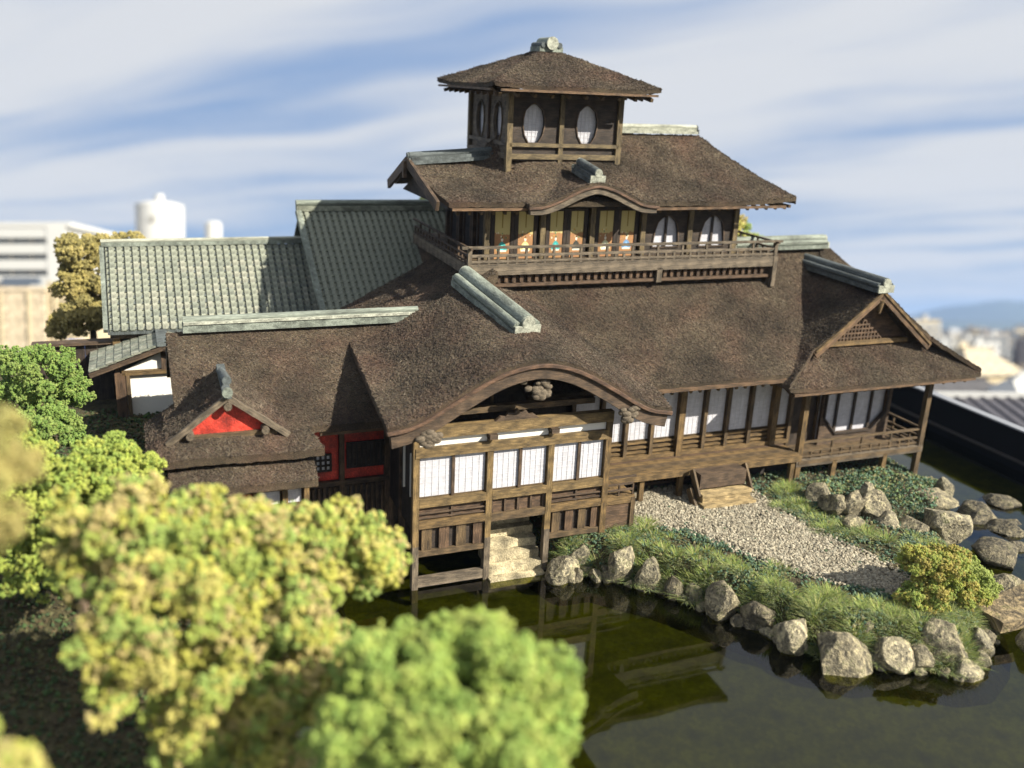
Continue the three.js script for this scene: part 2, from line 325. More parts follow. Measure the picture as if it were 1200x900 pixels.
// --- bowed roof of the porch
const KP = [[-0.85, 4.36], [-0.4, 4.42], [0.06, 4.60], [0.84, 5.04], [1.64, 5.45], [2.2, 5.62], [2.75, 5.68], [3.3, 5.6], [3.85, 5.40], [4.69, 4.93], [5.3, 4.55], [5.75, 4.33], [6.3, 4.22]];
const kCurve = new THREE.CatmullRomCurve3(KP.map(p => V(p[0], p[1], 0)));
const kAt = u => kCurve.getPointAt(u);
thatch('porch_roof', [shellGeo((u, v) => { const p = kAt(u), z = lerp(0.68, -3.6, v); return V(p.x + v * 0.1, p.y + 0.10 + 0.17 * (0.68 - z) + 0.05 * sstep(0.7, 0.2, z), z); }, 64, 26, 0.2)], pav, 520);
function archBoard(name, mat, up, dn, z, d, curve, u0 = 0, u1 = 1, parent = pav, cut = 0) {
  const a = [], b = [], n = 48;
  for (let i = 0; i <= n; i++) {
    const u = lerp(u0, u1, i / n), p = curve.getPointAt(u), t = curve.getTangentAt(u), nx = -t.y, ny = t.x, e = Math.abs(2 * u - 1);
    a.push([p.x + nx * up, p.y + ny * up]); const w = dn * (1 - cut * Math.pow(e, 6)); b.push([p.x - nx * w, p.y - ny * w]);
  }
  const g = extr(shapeOf([...a, ...b.reverse()]), d, 0.01); g.translate(0, 0, z); return mesh(name, g, mat, parent);
}
archBoard('thatch_lip', M.redEdge, -0.0, 0.07, 0.60, 0.12, kCurve);
archBoard('barge_board', M.umber, -0.07, 0.36, 0.50, 0.14, kCurve, 0.01, 0.99, pav, -0.15);
archBoard('barge_board', M.dark, -0.1, 0.30, 0.42, 0.07, kCurve, 0.02, 0.98);
// pendant carvings on the barge board
function carving(name, cx, cy, z, w, h, seed, mat) {
  const R = rng(seed), l = [];
  for (let k = 0; k < 26; k++) { const g = new THREE.IcosahedronGeometry(0.05 + 0.05 * R(), 1); g.scale(1.3, 0.9, 0.7); const a = (R() - 0.5), q = R(); g.translate(cx + a * w * (1 - 0.6 * q), cy - q * h, z + (R() - 0.5) * 0.05); l.push(g); }
  return mesh(name, merge(l), mat, pav);
}
carving('carving', 2.8, 5.24, 0.52, 0.85, 0.42, 3, M.grey); carving('carving', 0.12, 4.3, 0.67, 0.62, 0.34, 4, M.grey); carving('carving', 5.12, 4.5, 0.67, 0.55, 0.42, 5, M.grey);
{ // cloud-shaped frog-leg strut over the lintel
  const g = extr(shapeOf([[-0.55, 0], [-0.42, 0.1], [-0.3, 0.09], [-0.22, 0.2], [-0.08, 0.17], [0, 0.26], [0.08, 0.17], [0.22, 0.2], [0.3, 0.09], [0.42, 0.1], [0.55, 0]]), 0.08, 0.01); g.translate(2.45, 4.155, 0.0); mesh('frog_leg_strut', g, M.umber, pav);
  for (const [x, y, r] of [[0.95, 4.55, 0.5], [4.55, 4.62, -0.62]]) { const q = bx(0.5, 0.14, 0.08, 0, 0, 0, 0, 0, r); q.translate(x, y + 0.12, 0.3); mesh('bracket', q, M.oak, pav); }
}
// half-round ridge caps with a stepped base, from a to b
function ridgeCap(a, b, w, h, parent, mats = [M.cap, M.capPale], roll = 1) {
  const g = grp('ridge_cap', parent), d = b.clone().sub(a), L = d.length(), X = d.normalize(), Z = X.clone().cross(V(0, 1, 0)).normalize(), Y = Z.clone().cross(X), B = new THREE.Matrix4().makeBasis(X, Y, Z);
  const put = (n, q, mt) => { q.applyMatrix4(B); q.translate((a.x + b.x) / 2, (a.y + b.y) / 2, (a.z + b.z) / 2); return mesh(n, q, mt, g); };
  put('base_course', bx(L, h * 0.28, w, 0, h * 0.14, 0), mats[0]);
  put('upper_course', bx(L - 0.06, h * 0.24, w * 0.76, 0, h * 0.40 + 0.002, 0), mats[0]);
  if (roll) { for (const s of [-1, 1]) { const q = cyl(w * 0.14, w * 0.14, L - 0.04, 10); q.rotateZ(Math.PI / 2); q.translate(0, h * 0.46, s * w * 0.33); put('side_roll', q, mats[0]); } }
  const c = cyl(w * 0.24, w * 0.24, L, 16); c.rotateZ(Math.PI / 2); c.translate(0, h * 0.66, 0); put('top_roll', c, mats[0]);
  for (const s of [-1, 1]) { const e = bx(0.05, h * 0.5, w * 0.9, s * (L / 2 + 0.027), h * 0.25, 0); put('end_tile', e, mats[1]); const f = cyl(w * 0.22, w * 0.22, 0.05, 16); f.rotateZ(Math.PI / 2); f.translate(s * (L / 2 + 0.035), h * 0.66, 0); put('end_disc', f, mats[1]); }
  return g;
}
ridgeCap(V(2.92, 5.98, -0.75), V(2.42, 6.55, -3.95), 0.8, 0.5, pav);

// --- main roof, front slope and ends
thatch('main_roof', [
  shellGeo((u, v) => { const xr = lerp(12.0, 15.2, v), x = lerp(3.2, xr, u), z = lerp(-1.12, -5.2, v); return V(x, lerp(4.32, 7.06, v) - 0.16 * Math.sin(Math.PI * v) - 0.05 * Math.pow(1 - v, 3), z); }, 110, 46, 0.15),
  shellGeo(quad(V(-3.2, 4.0, -3.5), V(-3.2, 3.9, -7.3), V(3.2, 7.0, -7.3), V(3.2, 6.95, -3.5), 0.12), 36, 52, 0.25),
  shellGeo(quad(V(14.3, 6.3, -4.1), V(17.8, 4.9, -3.6), V(15.3, 7.12, -5.25), V(15.0, 7.1, -5.2), 0), 26, 16, 0.2),
  shellGeo(quad(V(17.8, 4.9, -3.6), V(17.8, 4.9, -7.6), V(15.25, 7.1, -5.5), V(15.25, 7.1, -5.2), 0), 26, 20, 0.2),
], pav, 400);
wbox('eave_board', M.thatchBoard, 4.3, 0.1, 0.09, 8.95, 4.1, -1.11);
rafters(V(6.6, 3.95, -1.22), V(11.0, 3.95, -1.22), V(0, 0.45, -1).normalize(), 0.3, 1.2, 0.07, M.oak);
ridgeCap(V(11.6, 7.05, -5.2), V(15.1, 7.08, -5.2), 0.6, 0.4, pav, [M.cap, M.capPale]);

// --- long wall of paper screens behind the veranda, plane z = -2.3
const WX = [5.05, 5.95, 6.72, 7.55, 8.45, 9.28, 10.05, 10.85, 11.68, 12.3];
WX.forEach((x, i) => { const big = i === 4 || i === 8; wbox('post', big ? M.honey2 : M.oak, big ? 0.2 : 0.11, 2.4, big ? 0.2 : 0.12, x, 2.75, big ? -2.2 : -2.22); });
for (let i = 0; i < WX.length - 1; i++) screens(WX[i] + 0.05, WX[i + 1] - 0.05, 2.24, 3.72, -2.3, 1);
wbox('lintel', M.umber, 7.4, 0.2, 0.16, 8.65, 3.83, -2.25);
for (const y of [2.18, 2.03, 1.89]) wbox('rail', M.honey2, 7.3, 0.06, 0.08, 8.65, y, -2.27);
wbox('wainscot', M.umber, 7.3, 0.5, 0.05, 8.65, 1.95, -2.34);
wbox('ground_sill', M.honey2, 7.3, 0.12, 0.2, 8.65, 1.76, -2.24);
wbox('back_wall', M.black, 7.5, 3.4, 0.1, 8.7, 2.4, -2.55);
// veranda
for (let k = 0; k < 4; k++) wbox('floor_plank', [M.honey2, M.oak, M.honey2, M.rust][k], 6.3, 0.06, 0.235, 8.95, 1.66 + 0.004 * (k % 2), -1.42 - 0.245 * k);
wbox('veranda_edge', M.honey2, 6.35, 0.16, 0.1, 8.95, 1.57, -1.25);
for (const x of [6.85, 8.1, 11.9]) wbox('short_post', M.honey2, 0.14, 1.0, 0.14, x, 1.0, -1.36);
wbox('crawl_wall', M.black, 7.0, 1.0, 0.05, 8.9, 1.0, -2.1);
for (let k = 0; k < 22; k++) wbox('vent_slat', M.umber, 0.05, 0.42, 0.04, 7.05 + 0.115 * k, 1.2, -2.04);
wbox('vent_rail', M.umber, 2.7, 0.06, 0.06, 8.3, 1.42, -2.03); wbox('vent_rail', M.umber, 2.7, 0.06, 0.06, 8.3, 0.97, -2.03);

// --- right wing: gallery on stilts under the hip-and-gable roof
const Fz = -1.5;
wbox('post', M.honey2, 0.17, 3.0, 0.17, 12.22, 2.05, Fz); wbox('post', M.oak, 0.17, 3.6, 0.17, 16.88, 1.75, Fz);
wbox('post', M.oak, 0.15, 3.6, 0.15, 16.95, 1.8, -4.6); wbox('post', M.oak, 0.14, 2.3, 0.14, 16.35, 2.5, -2.62); wbox('post', M.oak, 0.13, 2.3, 0.13, 13.62, 2.5, -2.6);
for (const x of [13.55, 15.5]) wbox('stilt', M.honey2, 0.16, 1.5, 0.16, x, 0.55, Fz + 0.02);
for (const x of [13.5, 15.2, 16.9]) wbox('stilt', M.umber, 0.16, 1.5, 0.16, x, 0.5, -3.4);
wbox('gallery_floor', M.oak, 4.7, 0.12, 3.2, 14.55, 1.33, -3.0);
wbox('edge_beam', M.grey, 4.85, 0.22, 0.12, 14.55, 1.31, Fz + 0.03); wbox('edge_beam', M.oak, 0.12, 0.22, 3.2, 16.92, 1.31, -3.1);
balustrade(V(12.3, 1.42, Fz), V(16.8, 1.42, Fz), [0.08, 0.25, 0.53], M.oak, 0.38, 0.06, pav, 0);
balustrade(V(16.92, 1.42, -1.6), V(16.92, 1.42, -4.6), [0.08, 0.25, 0.53], M.oak, 0.38, 0.06, pav, 0);
for (const y of [2.3, 2.65]) wbox('rail', M.oak, 0.06, 0.1, 1.9, 16.42, y, -3.6);
{ // crossed bracing seen at the far end
  const l = []; for (let k = 0; k < 3; k++) { l.push(bar(V(16.4, 1.5 + k * 0.45, -3.0), V(16.4, 1.95 + k * 0.45, -4.4), 0.05, 0.09), bar(V(16.45, 1.95 + k * 0.45, -3.0), V(16.45, 1.5 + k * 0.45, -4.4), 0.05, 0.09)); }
  mesh('cross_brace', merge(l), M.umber, pav);
}
{ // wall with the eight-cornered window
  const W = [[-1.38, 0.35], [-1.38, -0.1], [-0.8, -0.62], [0.72, -0.62], [1.3, -0.1], [1.3, 0.35], [1.3, 1.2], [-1.38, 1.2]].map(([x, y]) => [x * 0.88, y]);
  const g = extr(shapeOf([[-1.35, -1.0], [1.35, -1.0], [1.35, 1.3], [-1.35, 1.3]], [W]), 0.1); g.translate(14.97, 2.38, -2.47); mesh('window_wall', g, M.umber, pav);
  const fr = extr(shapeOf(W.map(([x, y]) => [x * 1.045, y + (y < -0.3 ? -0.05 : 0)]), [W]), 0.05); fr.translate(14.97, 2.38, -2.36); mesh('window_frame', fr, M.dark, pav);
  for (let k = 0; k < 4; k++) { const s = grp('window_screen', pav); s.position.set(13.95 + 0.66 * k, 2.55, -2.53); mesh('paper', bx(0.63, 2.0, 0.02), M.paper, s); mesh('stile', bx(0.085, 2.0, 0.05, 0.33, 0, 0.06), M.dark, s); }
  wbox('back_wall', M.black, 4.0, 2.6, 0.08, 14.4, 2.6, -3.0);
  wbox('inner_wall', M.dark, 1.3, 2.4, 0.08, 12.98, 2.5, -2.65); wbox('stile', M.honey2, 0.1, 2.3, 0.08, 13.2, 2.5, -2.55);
  wbox('lintel', M.umber, 4.7, 0.16, 0.14, 14.55, 3.5, Fz); wbox('lintel', M.umber, 0.14, 0.16, 3.2, 16.9, 3.5, -3.1);
}
const GX = 14.32, RY = 6.5;
const wingZ = (x, s) => { const e = Math.abs(x - GX), E = s < 0 ? 3.4 : 3.68, F = 2.1; return e > F ? lerp(-1.45, -0.72, (e - F) / (E - F)) : -1.38; };
const wing = s => shellGeo((u, v) => { const E = s < 0 ? 3.4 : 3.68, x = GX + s * lerp(E, 0, v), y = lerp(3.98, RY, v) - 0.1 * Math.sin(Math.PI * v) + 0.1 * Math.pow(Math.abs(1 - 2 * u), 4) * (1 - v) * (u < 0.5 ? 1 : 0); return V(x, y, lerp(wingZ(x, s), -5.4, u)); }, 40, 40, 0.13);
thatch('wing_roof', [wing(-1), wing(1),
  shellGeo(slope(V(10.9, 3.93, -0.7), V(18.0, 3.9, -0.7), V(16.5, 4.72, -1.8), V(12.2, 4.72, -1.8), 0.0, 0.05), 70, 16, 0.11)], pav, 520);
mesh('eave_board', bx(6.7, 0.07, 0.07, 14.45, 3.775, -0.715), M.thatchBoard, pav);
rafters(V(11.3, 3.63, -0.95), V(17.7, 3.63, -0.95), V(0, 0.4, -1).normalize(), 0.42, 1.0, 0.08, M.oak);
rafters(V(17.75, 3.66, -1.1), V(17.75, 3.66, -5.0), V(-1, 0.4, 0).normalize(), 0.42, 1.0, 0.08, M.oak);
for (const s of [-1, 1]) {
  const foot = V(GX + s * 2.12, 4.68, -1.42), ap = V(GX, 6.35, -1.42);
  mesh('barge_board', bar(foot, ap, 0.09, 0.22), M.thatchBoard, pav);
  mesh('barge_moulding', bar(foot.clone().add(V(0, 0.1, 0.055)), ap.clone().add(V(0, 0.1, 0.055)), 0.05, 0.07), M.honey2, pav);
}
{
  const g = extr(shapeOf([[-2.0, 4.6], [2.0, 4.6], [0, 6.3]]), 0.06); g.translate(GX, 0, -1.98); mesh('gable_wall', g, M.rust, pav);
  wbox('gable_beam', M.honey2, 3.1, 0.14, 0.12, GX, 4.86, -1.78);
  const l = [], top = x => 5.72 - Math.abs(x) * 0.83; // lattice of the gable
  for (let k = -7; k <= 7; k++) { const x = k * 0.125, t = top(x); if (t > 4.98) l.push(bx(0.045, t - 4.93, 0.05, GX - 0.35 + x, (t + 4.93) / 2, -1.78)); }
  for (let k = 0; k < 6; k++) { const y = 5.02 + k * 0.125, w = (5.72 - y) / 0.83; l.push(bx(w * 2, 0.045, 0.04, GX - 0.35, y, -1.772)); }
  mesh('gable_lattice', merge(l), M.rust, pav);
  const f = cyl(0.12, 0.05, 0.4, 8); f.translate(GX, 6.0, -1.45); mesh('gable_pendant', f, M.honey2, pav);
}
ridgeCap(V(GX, 6.44, -1.35), V(GX, 6.5, -5.2), 0.62, 0.42, pav, [M.tileDark, M.capPale]);

// --- left wing
thatch('left_wing_roof', [
  shellGeo((u, v) => V(lerp(-5.12, 2.0, u) + 0.05 * (1 - v), lerp(3.84, 5.6, v) - 0.08 * Math.sin(Math.PI * v) + 0.02 * Math.sin(u * 9), lerp(-1.5, -4.05, v)), 80, 34, 0.18),
  shellGeo((u, v) => V(lerp(-5.12, 2.0, u), lerp(4.1, 5.55, v), lerp(-6.2, -4.05, v)), 40, 16, 0.3)], pav, 520);
wbox('eave_board', M.thatchBoard, 2.6, 0.1, 0.1, -0.6, 3.6, -1.6);
{ const g = bx(5.9, 0.2, 0.34, -1.78, 5.72, -4.02); const rc = grp('ridge_cap', pav); mesh('base_course', g, M.cap, rc); mesh('upper_course', bx(5.86, 0.06, 0.4, -1.78, 5.85, -4.02), M.capPale, rc); const c = cyl(0.1, 0.1, 5.88, 12); c.rotateZ(Math.PI / 2); c.translate(-1.78, 5.9, -4.02); mesh('top_roll', c, M.cap, rc); }
wbox('end_wall', M.black, 0.12, 4.2, 3.6, -4.85, 2.2, -3.9);
// red walls, lattice windows and dark slats under its eave
wbox('red_wall', M.red, 5.1, 1.5, 0.08, -2.4, 2.75, -2.4);
wbox('lower_wall', M.dark, 5.1, 2.0, 0.08, -2.4, 1.0, -2.38);
for (const x of [-2.2, -1.25, -0.1]) wbox('post', M.umber, 0.13, 3.6, 0.13, x, 1.8, -2.3);
wbox('rail', M.umber, 2.2, 0.12, 0.12, -1.15, 1.98, -2.28);
{
  const win = (x0, x1, y0, y1, nx, ny, back) => { const g = grp('lattice_window', pav); mesh('pane', bx(x1 - x0, y1 - y0, 0.03, (x0 + x1) / 2, (y0 + y1) / 2, -2.34), back, g); const l = []; for (let k = 0; k <= nx; k++) l.push(bx(0.05, y1 - y0 + 0.04, 0.05, lerp(x0, x1, k / nx), (y0 + y1) / 2, -2.3)); for (let k = 0; k <= ny; k++) l.push(bx(x1 - x0, 0.045, 0.04, (x0 + x1) / 2, lerp(y0, y1, k / ny), -2.296)); mesh('lattice', merge(l), M.black, g); };
  win(-2.02, -1.52, 2.32, 2.75, 4, 3, M.lattice); win(-1.1, 0.0, 2.35, 3.0, 9, 1, M.dark);
}
for (let k = 0; k < 16; k++) wbox('slat', M.umber, 0.06, 1.3, 0.05, -2.1 + 0.135 * k, 1.2, -2.31);
// gabled bay at its left: red gable, two thatched skirts
const DX = -4.02;
thatch('bay_roof', [
  shellGeo(quad(V(DX - 1.32, 3.98, -0.92), V(DX - 1.32, 4.1, -2.6), V(DX, 5.15, -2.6), V(DX, 4.98, -0.92), 0.03), 18, 14, 0.12),
  shellGeo(quad(V(DX + 1.32, 3.98, -0.92), V(DX + 1.32, 4.1, -2.6), V(DX, 5.15, -2.6), V(DX, 4.98, -0.92), 0.03), 18, 14, 0.12),
  shellGeo((u, v) => V(lerp(lerp(-5.75, -5.3, v), lerp(-2.0, -2.25, v), u), lerp(3.70, 4.02, v) + 0.03 * Math.sin(u * 6), lerp(-0.45, -1.1, v)), 46, 12, 0.17),
  shellGeo((u, v) => V(lerp(lerp(-5.75, -5.3, u), lerp(-5.75, -5.3, u), v), lerp(3.70, 4.02, u), lerp(-0.45 - 0.65 * u, -3.0, v)), 12, 14, 0.17),
  shellGeo((u, v) => V(lerp(-5.35, -2.22, u), lerp(3.12, 3.48, v) + 0.02 * Math.sin(u * 5), lerp(-0.1, -0.8, v)), 40, 8, 0.18),
], pav, 620);
{
  const g = extr(shapeOf([[-1.0, 4.02], [1.0, 4.02], [0, 4.82]]), 0.05); g.translate(DX, 0, -1.12); mesh('red_gable', g, M.red, pav);
  for (const s of [-1, 1]) mesh('barge_board', bar(V(DX + s * 1.3, 3.92, -0.9), V(DX, 4.92, -0.9), 0.08, 0.13), M.grey, pav);
  wbox('gable_beam', M.oak, 2.1, 0.1, 0.12, DX, 4.0, -1.02);
  for (const [x, y] of [[0, 4.72], [-0.82, 4.1], [0.78, 4.1]]) { const c = cyl(0.09, 0.09, 0.3, 10); c.rotateX(Math.PI / 2); c.translate(DX + x, y, -0.95); mesh('purlin_end', c, M.grey, pav); }
  const rc = grp('ridge_cap', pav); const a = cyl(0.1, 0.1, 1.7, 12); a.rotateX(Math.PI / 2 - 0.16); a.translate(DX, 5.2, -1.62); mesh('top_roll', a, M.tileDark, rc);
  const b = bx(0.18, 0.12, 1.6, DX, 5.06, -1.64, 0.14, 0, 0); mesh('base_course', b, M.tileDark, rc); const c = cyl(0.115, 0.115, 0.06, 14); c.rotateX(Math.PI / 2); c.translate(DX, 5.06, -0.78); mesh('end_disc', c, M.cap, rc);
  wbox('eave_board', M.oak, 3.1, 0.08, 0.08, -3.78, 2.93, -0.2);
  // wall of the bay
  for (const x of [-5.2, -4.2, -3.55, -2.9, -2.42]) wbox('post', M.honey2, 0.12, 2.6, 0.12, x, 1.75, -0.55);
  wbox('red_wall', M.red, 1.9, 0.6, 0.05, -4.4, 2.6, -0.62);
  screens(-3.5, -2.98, 2.35, 2.9, -0.6, 1); screens(-2.86, -2.5, 2.35, 2.9, -0.6, 1);
  wbox('sill', M.honey2, 2.8, 0.12, 0.14, -3.8, 2.28, -0.52);
  for (let k = 0; k < 6; k++) wbox('wall_board', [M.honey2, M.oak, M.grey][k % 3], 0.44, 1.7, 0.06, -4.95 + 0.47 * k, 1.4, -0.6);
  wbox('side_wall', M.dark, 0.08, 2.5, 1.8, -2.42, 1.8, -1.5); wbox('side_wall', M.dark, 0.08, 2.5, 1.8, -5.2, 1.8, -1.5);
}

// --- second floor on its gallery
{
  const x0 = 2.5, x1 = 12.4, z0 = -4.0, z1 = -9.2, y = 6.78;
  wbox('base_beam', M.grey, x1 - x0, 0.3, 0.16, (x0 + x1) / 2, 6.92, z0); wbox('base_beam', M.grey, 0.16, 0.3, z0 - z1 - 0.2, x0 + 0.05, 6.92, (z0 + z1) / 2 - 0.05); wbox('base_beam', M.grey, 0.16, 0.3, z0 - z1 - 0.2, x1 - 0.05, 6.92, (z0 + z1) / 2 - 0.05);
  wbox('gallery_floor', M.oak, x1 - x0 - 0.2, 0.1, z0 - z1 - 0.2, (x0 + x1) / 2, 7.03, (z0 + z1) / 2);
  wbox('skirt_board', M.umber, x1 - x0 - 0.3, 0.5, 0.08, (x0 + x1) / 2, 6.62, z0 - 0.16); wbox('skirt_board', M.umber, 0.08, 1.4, 5.0, x0 + 0.16, 6.3, -6.6);
  wbox('skirt_board', M.umber, 0.08, 2.4, 5.0, x1 - 0.16, 5.9, -6.6);
  wbox('skirt_rail', M.rust, x1 - x0 - 0.2, 0.08, 0.14, (x0 + x1) / 2, 6.47, z0 - 0.06);
  wbox('skirt_post', M.grey, 0.16, 0.42, 0.2, 8.35, 6.62, z0 - 0.02); wbox('skirt_post', M.grey, 0.14, 0.9, 0.2, x0 + 0.06, 6.6, z0); wbox('skirt_post', M.grey, 0.14, 0.9, 0.2, x1 - 0.06, 6.6, z0);
  for (let k = 0; k < 42; k++) { const x = 2.75 + k * 0.225; if (Math.abs(x - 8.35) > 0.15) wbox('skirt_block', M.rust, 0.1, 0.2, 0.12, x, 6.65, z0 - 0.09); }
  balustrade(V(x0 + 0.06, 7.07, z0), V(x1 - 0.06, 7.07, z0), [0.06, 0.22, 0.44], M.grey, 0.27, 0.07, pav, 0.22);
  balustrade(V(x0 + 0.06, 7.07, z0), V(x0 + 0.06, 7.07, z1), [0.06, 0.22, 0.42], M.umber, 0.3, 0.055, pav, 0.18);
  balustrade(V(x1 - 0.06, 7.07, z0), V(x1 - 0.06, 7.07, z1), [0.06, 0.22, 0.42], M.umber, 0.3, 0.055, pav, 0.18);
  for (const x of [x0 + 0.06, x1 - 0.06]) wbox('corner_post', M.grey, 0.11, 0.5, 0.11, x, 7.3, z0);
  // walls, posts
  const P = [3.23, 4.87, 6.4, 8.03, 9.61, 11.2], wz = -4.58;
  P.forEach(x => wbox('post', M.olive, 0.15, 1.75, 0.15, x, 7.88, wz));
  for (let k = 1; k < 4; k++) { wbox('post', M.umber, 0.14, 1.75, 0.14, 3.3, 7.88, wz - 1.2 * k); wbox('post', M.umber, 0.14, 1.75, 0.14, 11.2, 7.88, wz - 1.2 * k); }
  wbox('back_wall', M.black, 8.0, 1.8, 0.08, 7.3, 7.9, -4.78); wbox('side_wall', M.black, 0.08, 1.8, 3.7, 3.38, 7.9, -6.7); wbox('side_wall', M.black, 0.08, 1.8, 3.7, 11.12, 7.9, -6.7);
  for (let k = 0; k < 6; k++) wbox('stile', M.umber, 0.05, 1.6, 0.09, 3.32, 7.85, wz - 0.35 - 0.6 * k);
  wbox('lintel', M.dark, 8.1, 0.14, 0.12, 7.3, 8.55, wz - 0.02); wbox('frieze', M.black, 4.8, 0.36, 0.08, 5.6, 8.66, -4.48);
  // sliding doors painted with small seated figures in bright robes
  const robes = [[70, 175, 170], [225, 215, 150], [60, 165, 165], [60, 62, 58], [225, 225, 185], [110, 150, 195]];
  let q = 0;
  for (let b = 0; b < 3; b++) for (let s = 0; s < 2; s++, q++) {
    const a0 = P[b] + 0.13, w = (P[b + 1] - P[b] - 0.26) / 2, cx = a0 + w * (s + 0.5), D = grp('painted_door', pav); D.position.set(cx, 7.72, -4.64);
    const cv = document.createElement('canvas'); cv.width = 128; cv.height = 256; const c = cv.getContext('2d'), R = rng(50 + q);
    c.fillStyle = 'rgb(164,122,84)'; c.fillRect(0, 0, 128, 256);
    for (let k = 0; k < 500; k++) { c.fillStyle = `rgba(${150 + R() * 70 | 0},${105 + R() * 60 | 0},${70 + R() * 50 | 0},0.5)`; c.fillRect(R() * 128, R() * 256, 2 + R() * 5, 2 + R() * 4); }
    c.fillStyle = 'rgb(196,180,124)'; c.fillRect(0, 0, 128, 92 + 14 * R()); for (let k = 0; k < 5; k++) { c.beginPath(); c.arc(12 + k * 26, 96 + R() * 14, 15 + R() * 6, 0, 7); c.fill(); }
    c.fillStyle = 'rgb(140,120,60)'; c.fillRect(58, 0, 10, 88);
    const ro = robes[q], cs = k => `rgb(${ro.map(v => Math.min(255, v * k) | 0).join(',')})`;
    c.fillStyle = cs(1); c.beginPath(); c.moveTo(20, 208); c.quadraticCurveTo(30, 168, 62, 160); c.quadraticCurveTo(98, 166, 110, 208); c.fill();
    c.fillStyle = cs(1.3); c.beginPath(); c.moveTo(44, 206); c.quadraticCurveTo(52, 176, 64, 172); c.quadraticCurveTo(76, 180, 78, 206); c.fill();
    c.fillStyle = 'rgb(235,228,215)'; c.fillRect(28, 205, 74, 9); c.beginPath(); c.arc(64, 150, 10, 0, 7); c.fill(); c.fillStyle = 'rgb(35,30,28)'; c.beginPath(); c.arc(64, 143, 8, 3.1, 6.3); c.fill();
    for (let k = 0; k < 7; k++) { c.fillStyle = ['rgb(230,220,190)', 'rgb(60,120,90)', 'rgb(200,150,60)'][k % 3]; c.beginPath(); c.arc(14 + R() * 100, 100 + R() * 45, 3 + R() * 3, 0, 7); c.fill(); }
    const t = new THREE.CanvasTexture(cv); t.colorSpace = THREE.SRGBColorSpace;
    const pw = new THREE.PlaneGeometry(w - 0.25, 1.34); pw.translate(0, 0, 0.027);
    mesh('panel', bx(w - 0.2, 1.36, 0.05), M.dark, D); mesh('painting', pw, std(rgb(0.85, 0.85, 0.80), { map: t }), D);
    mesh('frame', merge([bx(0.1, 1.45, 0.09, -w / 2 + 0.055), bx(0.1, 1.45, 0.09, w / 2 - 0.055), bx(w - 0.22, 0.07, 0.088, 0, 0.69), bx(w - 0.22, 0.06, 0.088, 0, -0.69)]), M.dark, D);
  }
  // two bell-shaped windows in dark boards
  for (const [a, b] of [[P[3], P[4]], [P[4], P[5]]]) {
    const cx = (a + b) / 2 + 0.02, w = b - a - 0.15;
    const o = [[-0.43, -0.48], [0.43, -0.48], [0.37, 0.0], [0.3, 0.22], [0.16, 0.36], [0, 0.42], [-0.16, 0.36], [-0.3, 0.22], [-0.37, 0.0]];
    const g = extr(shapeOf([[-w / 2, -0.85], [w / 2, -0.85], [w / 2, 0.75], [-w / 2, 0.75]], [o]), 0.06); g.translate(cx, 7.8, -4.65); mesh('window_wall', g, M.dark, pav);
    const wn = grp('bell_window', pav); mesh('paper', bx(0.9, 0.95, 0.02, cx, 7.78, -4.68), M.paper, wn); mesh('stile', bx(0.07, 0.92, 0.05, cx, 7.78, -4.63), M.dark, wn);
    const fr = extr(shapeOf(o.map(([x, y]) => [x * 1.09, y * 1.06]), [o]), 0.035); fr.translate(cx, 7.8, -4.592); mesh('frame', fr, M.umber, wn);
  }
}
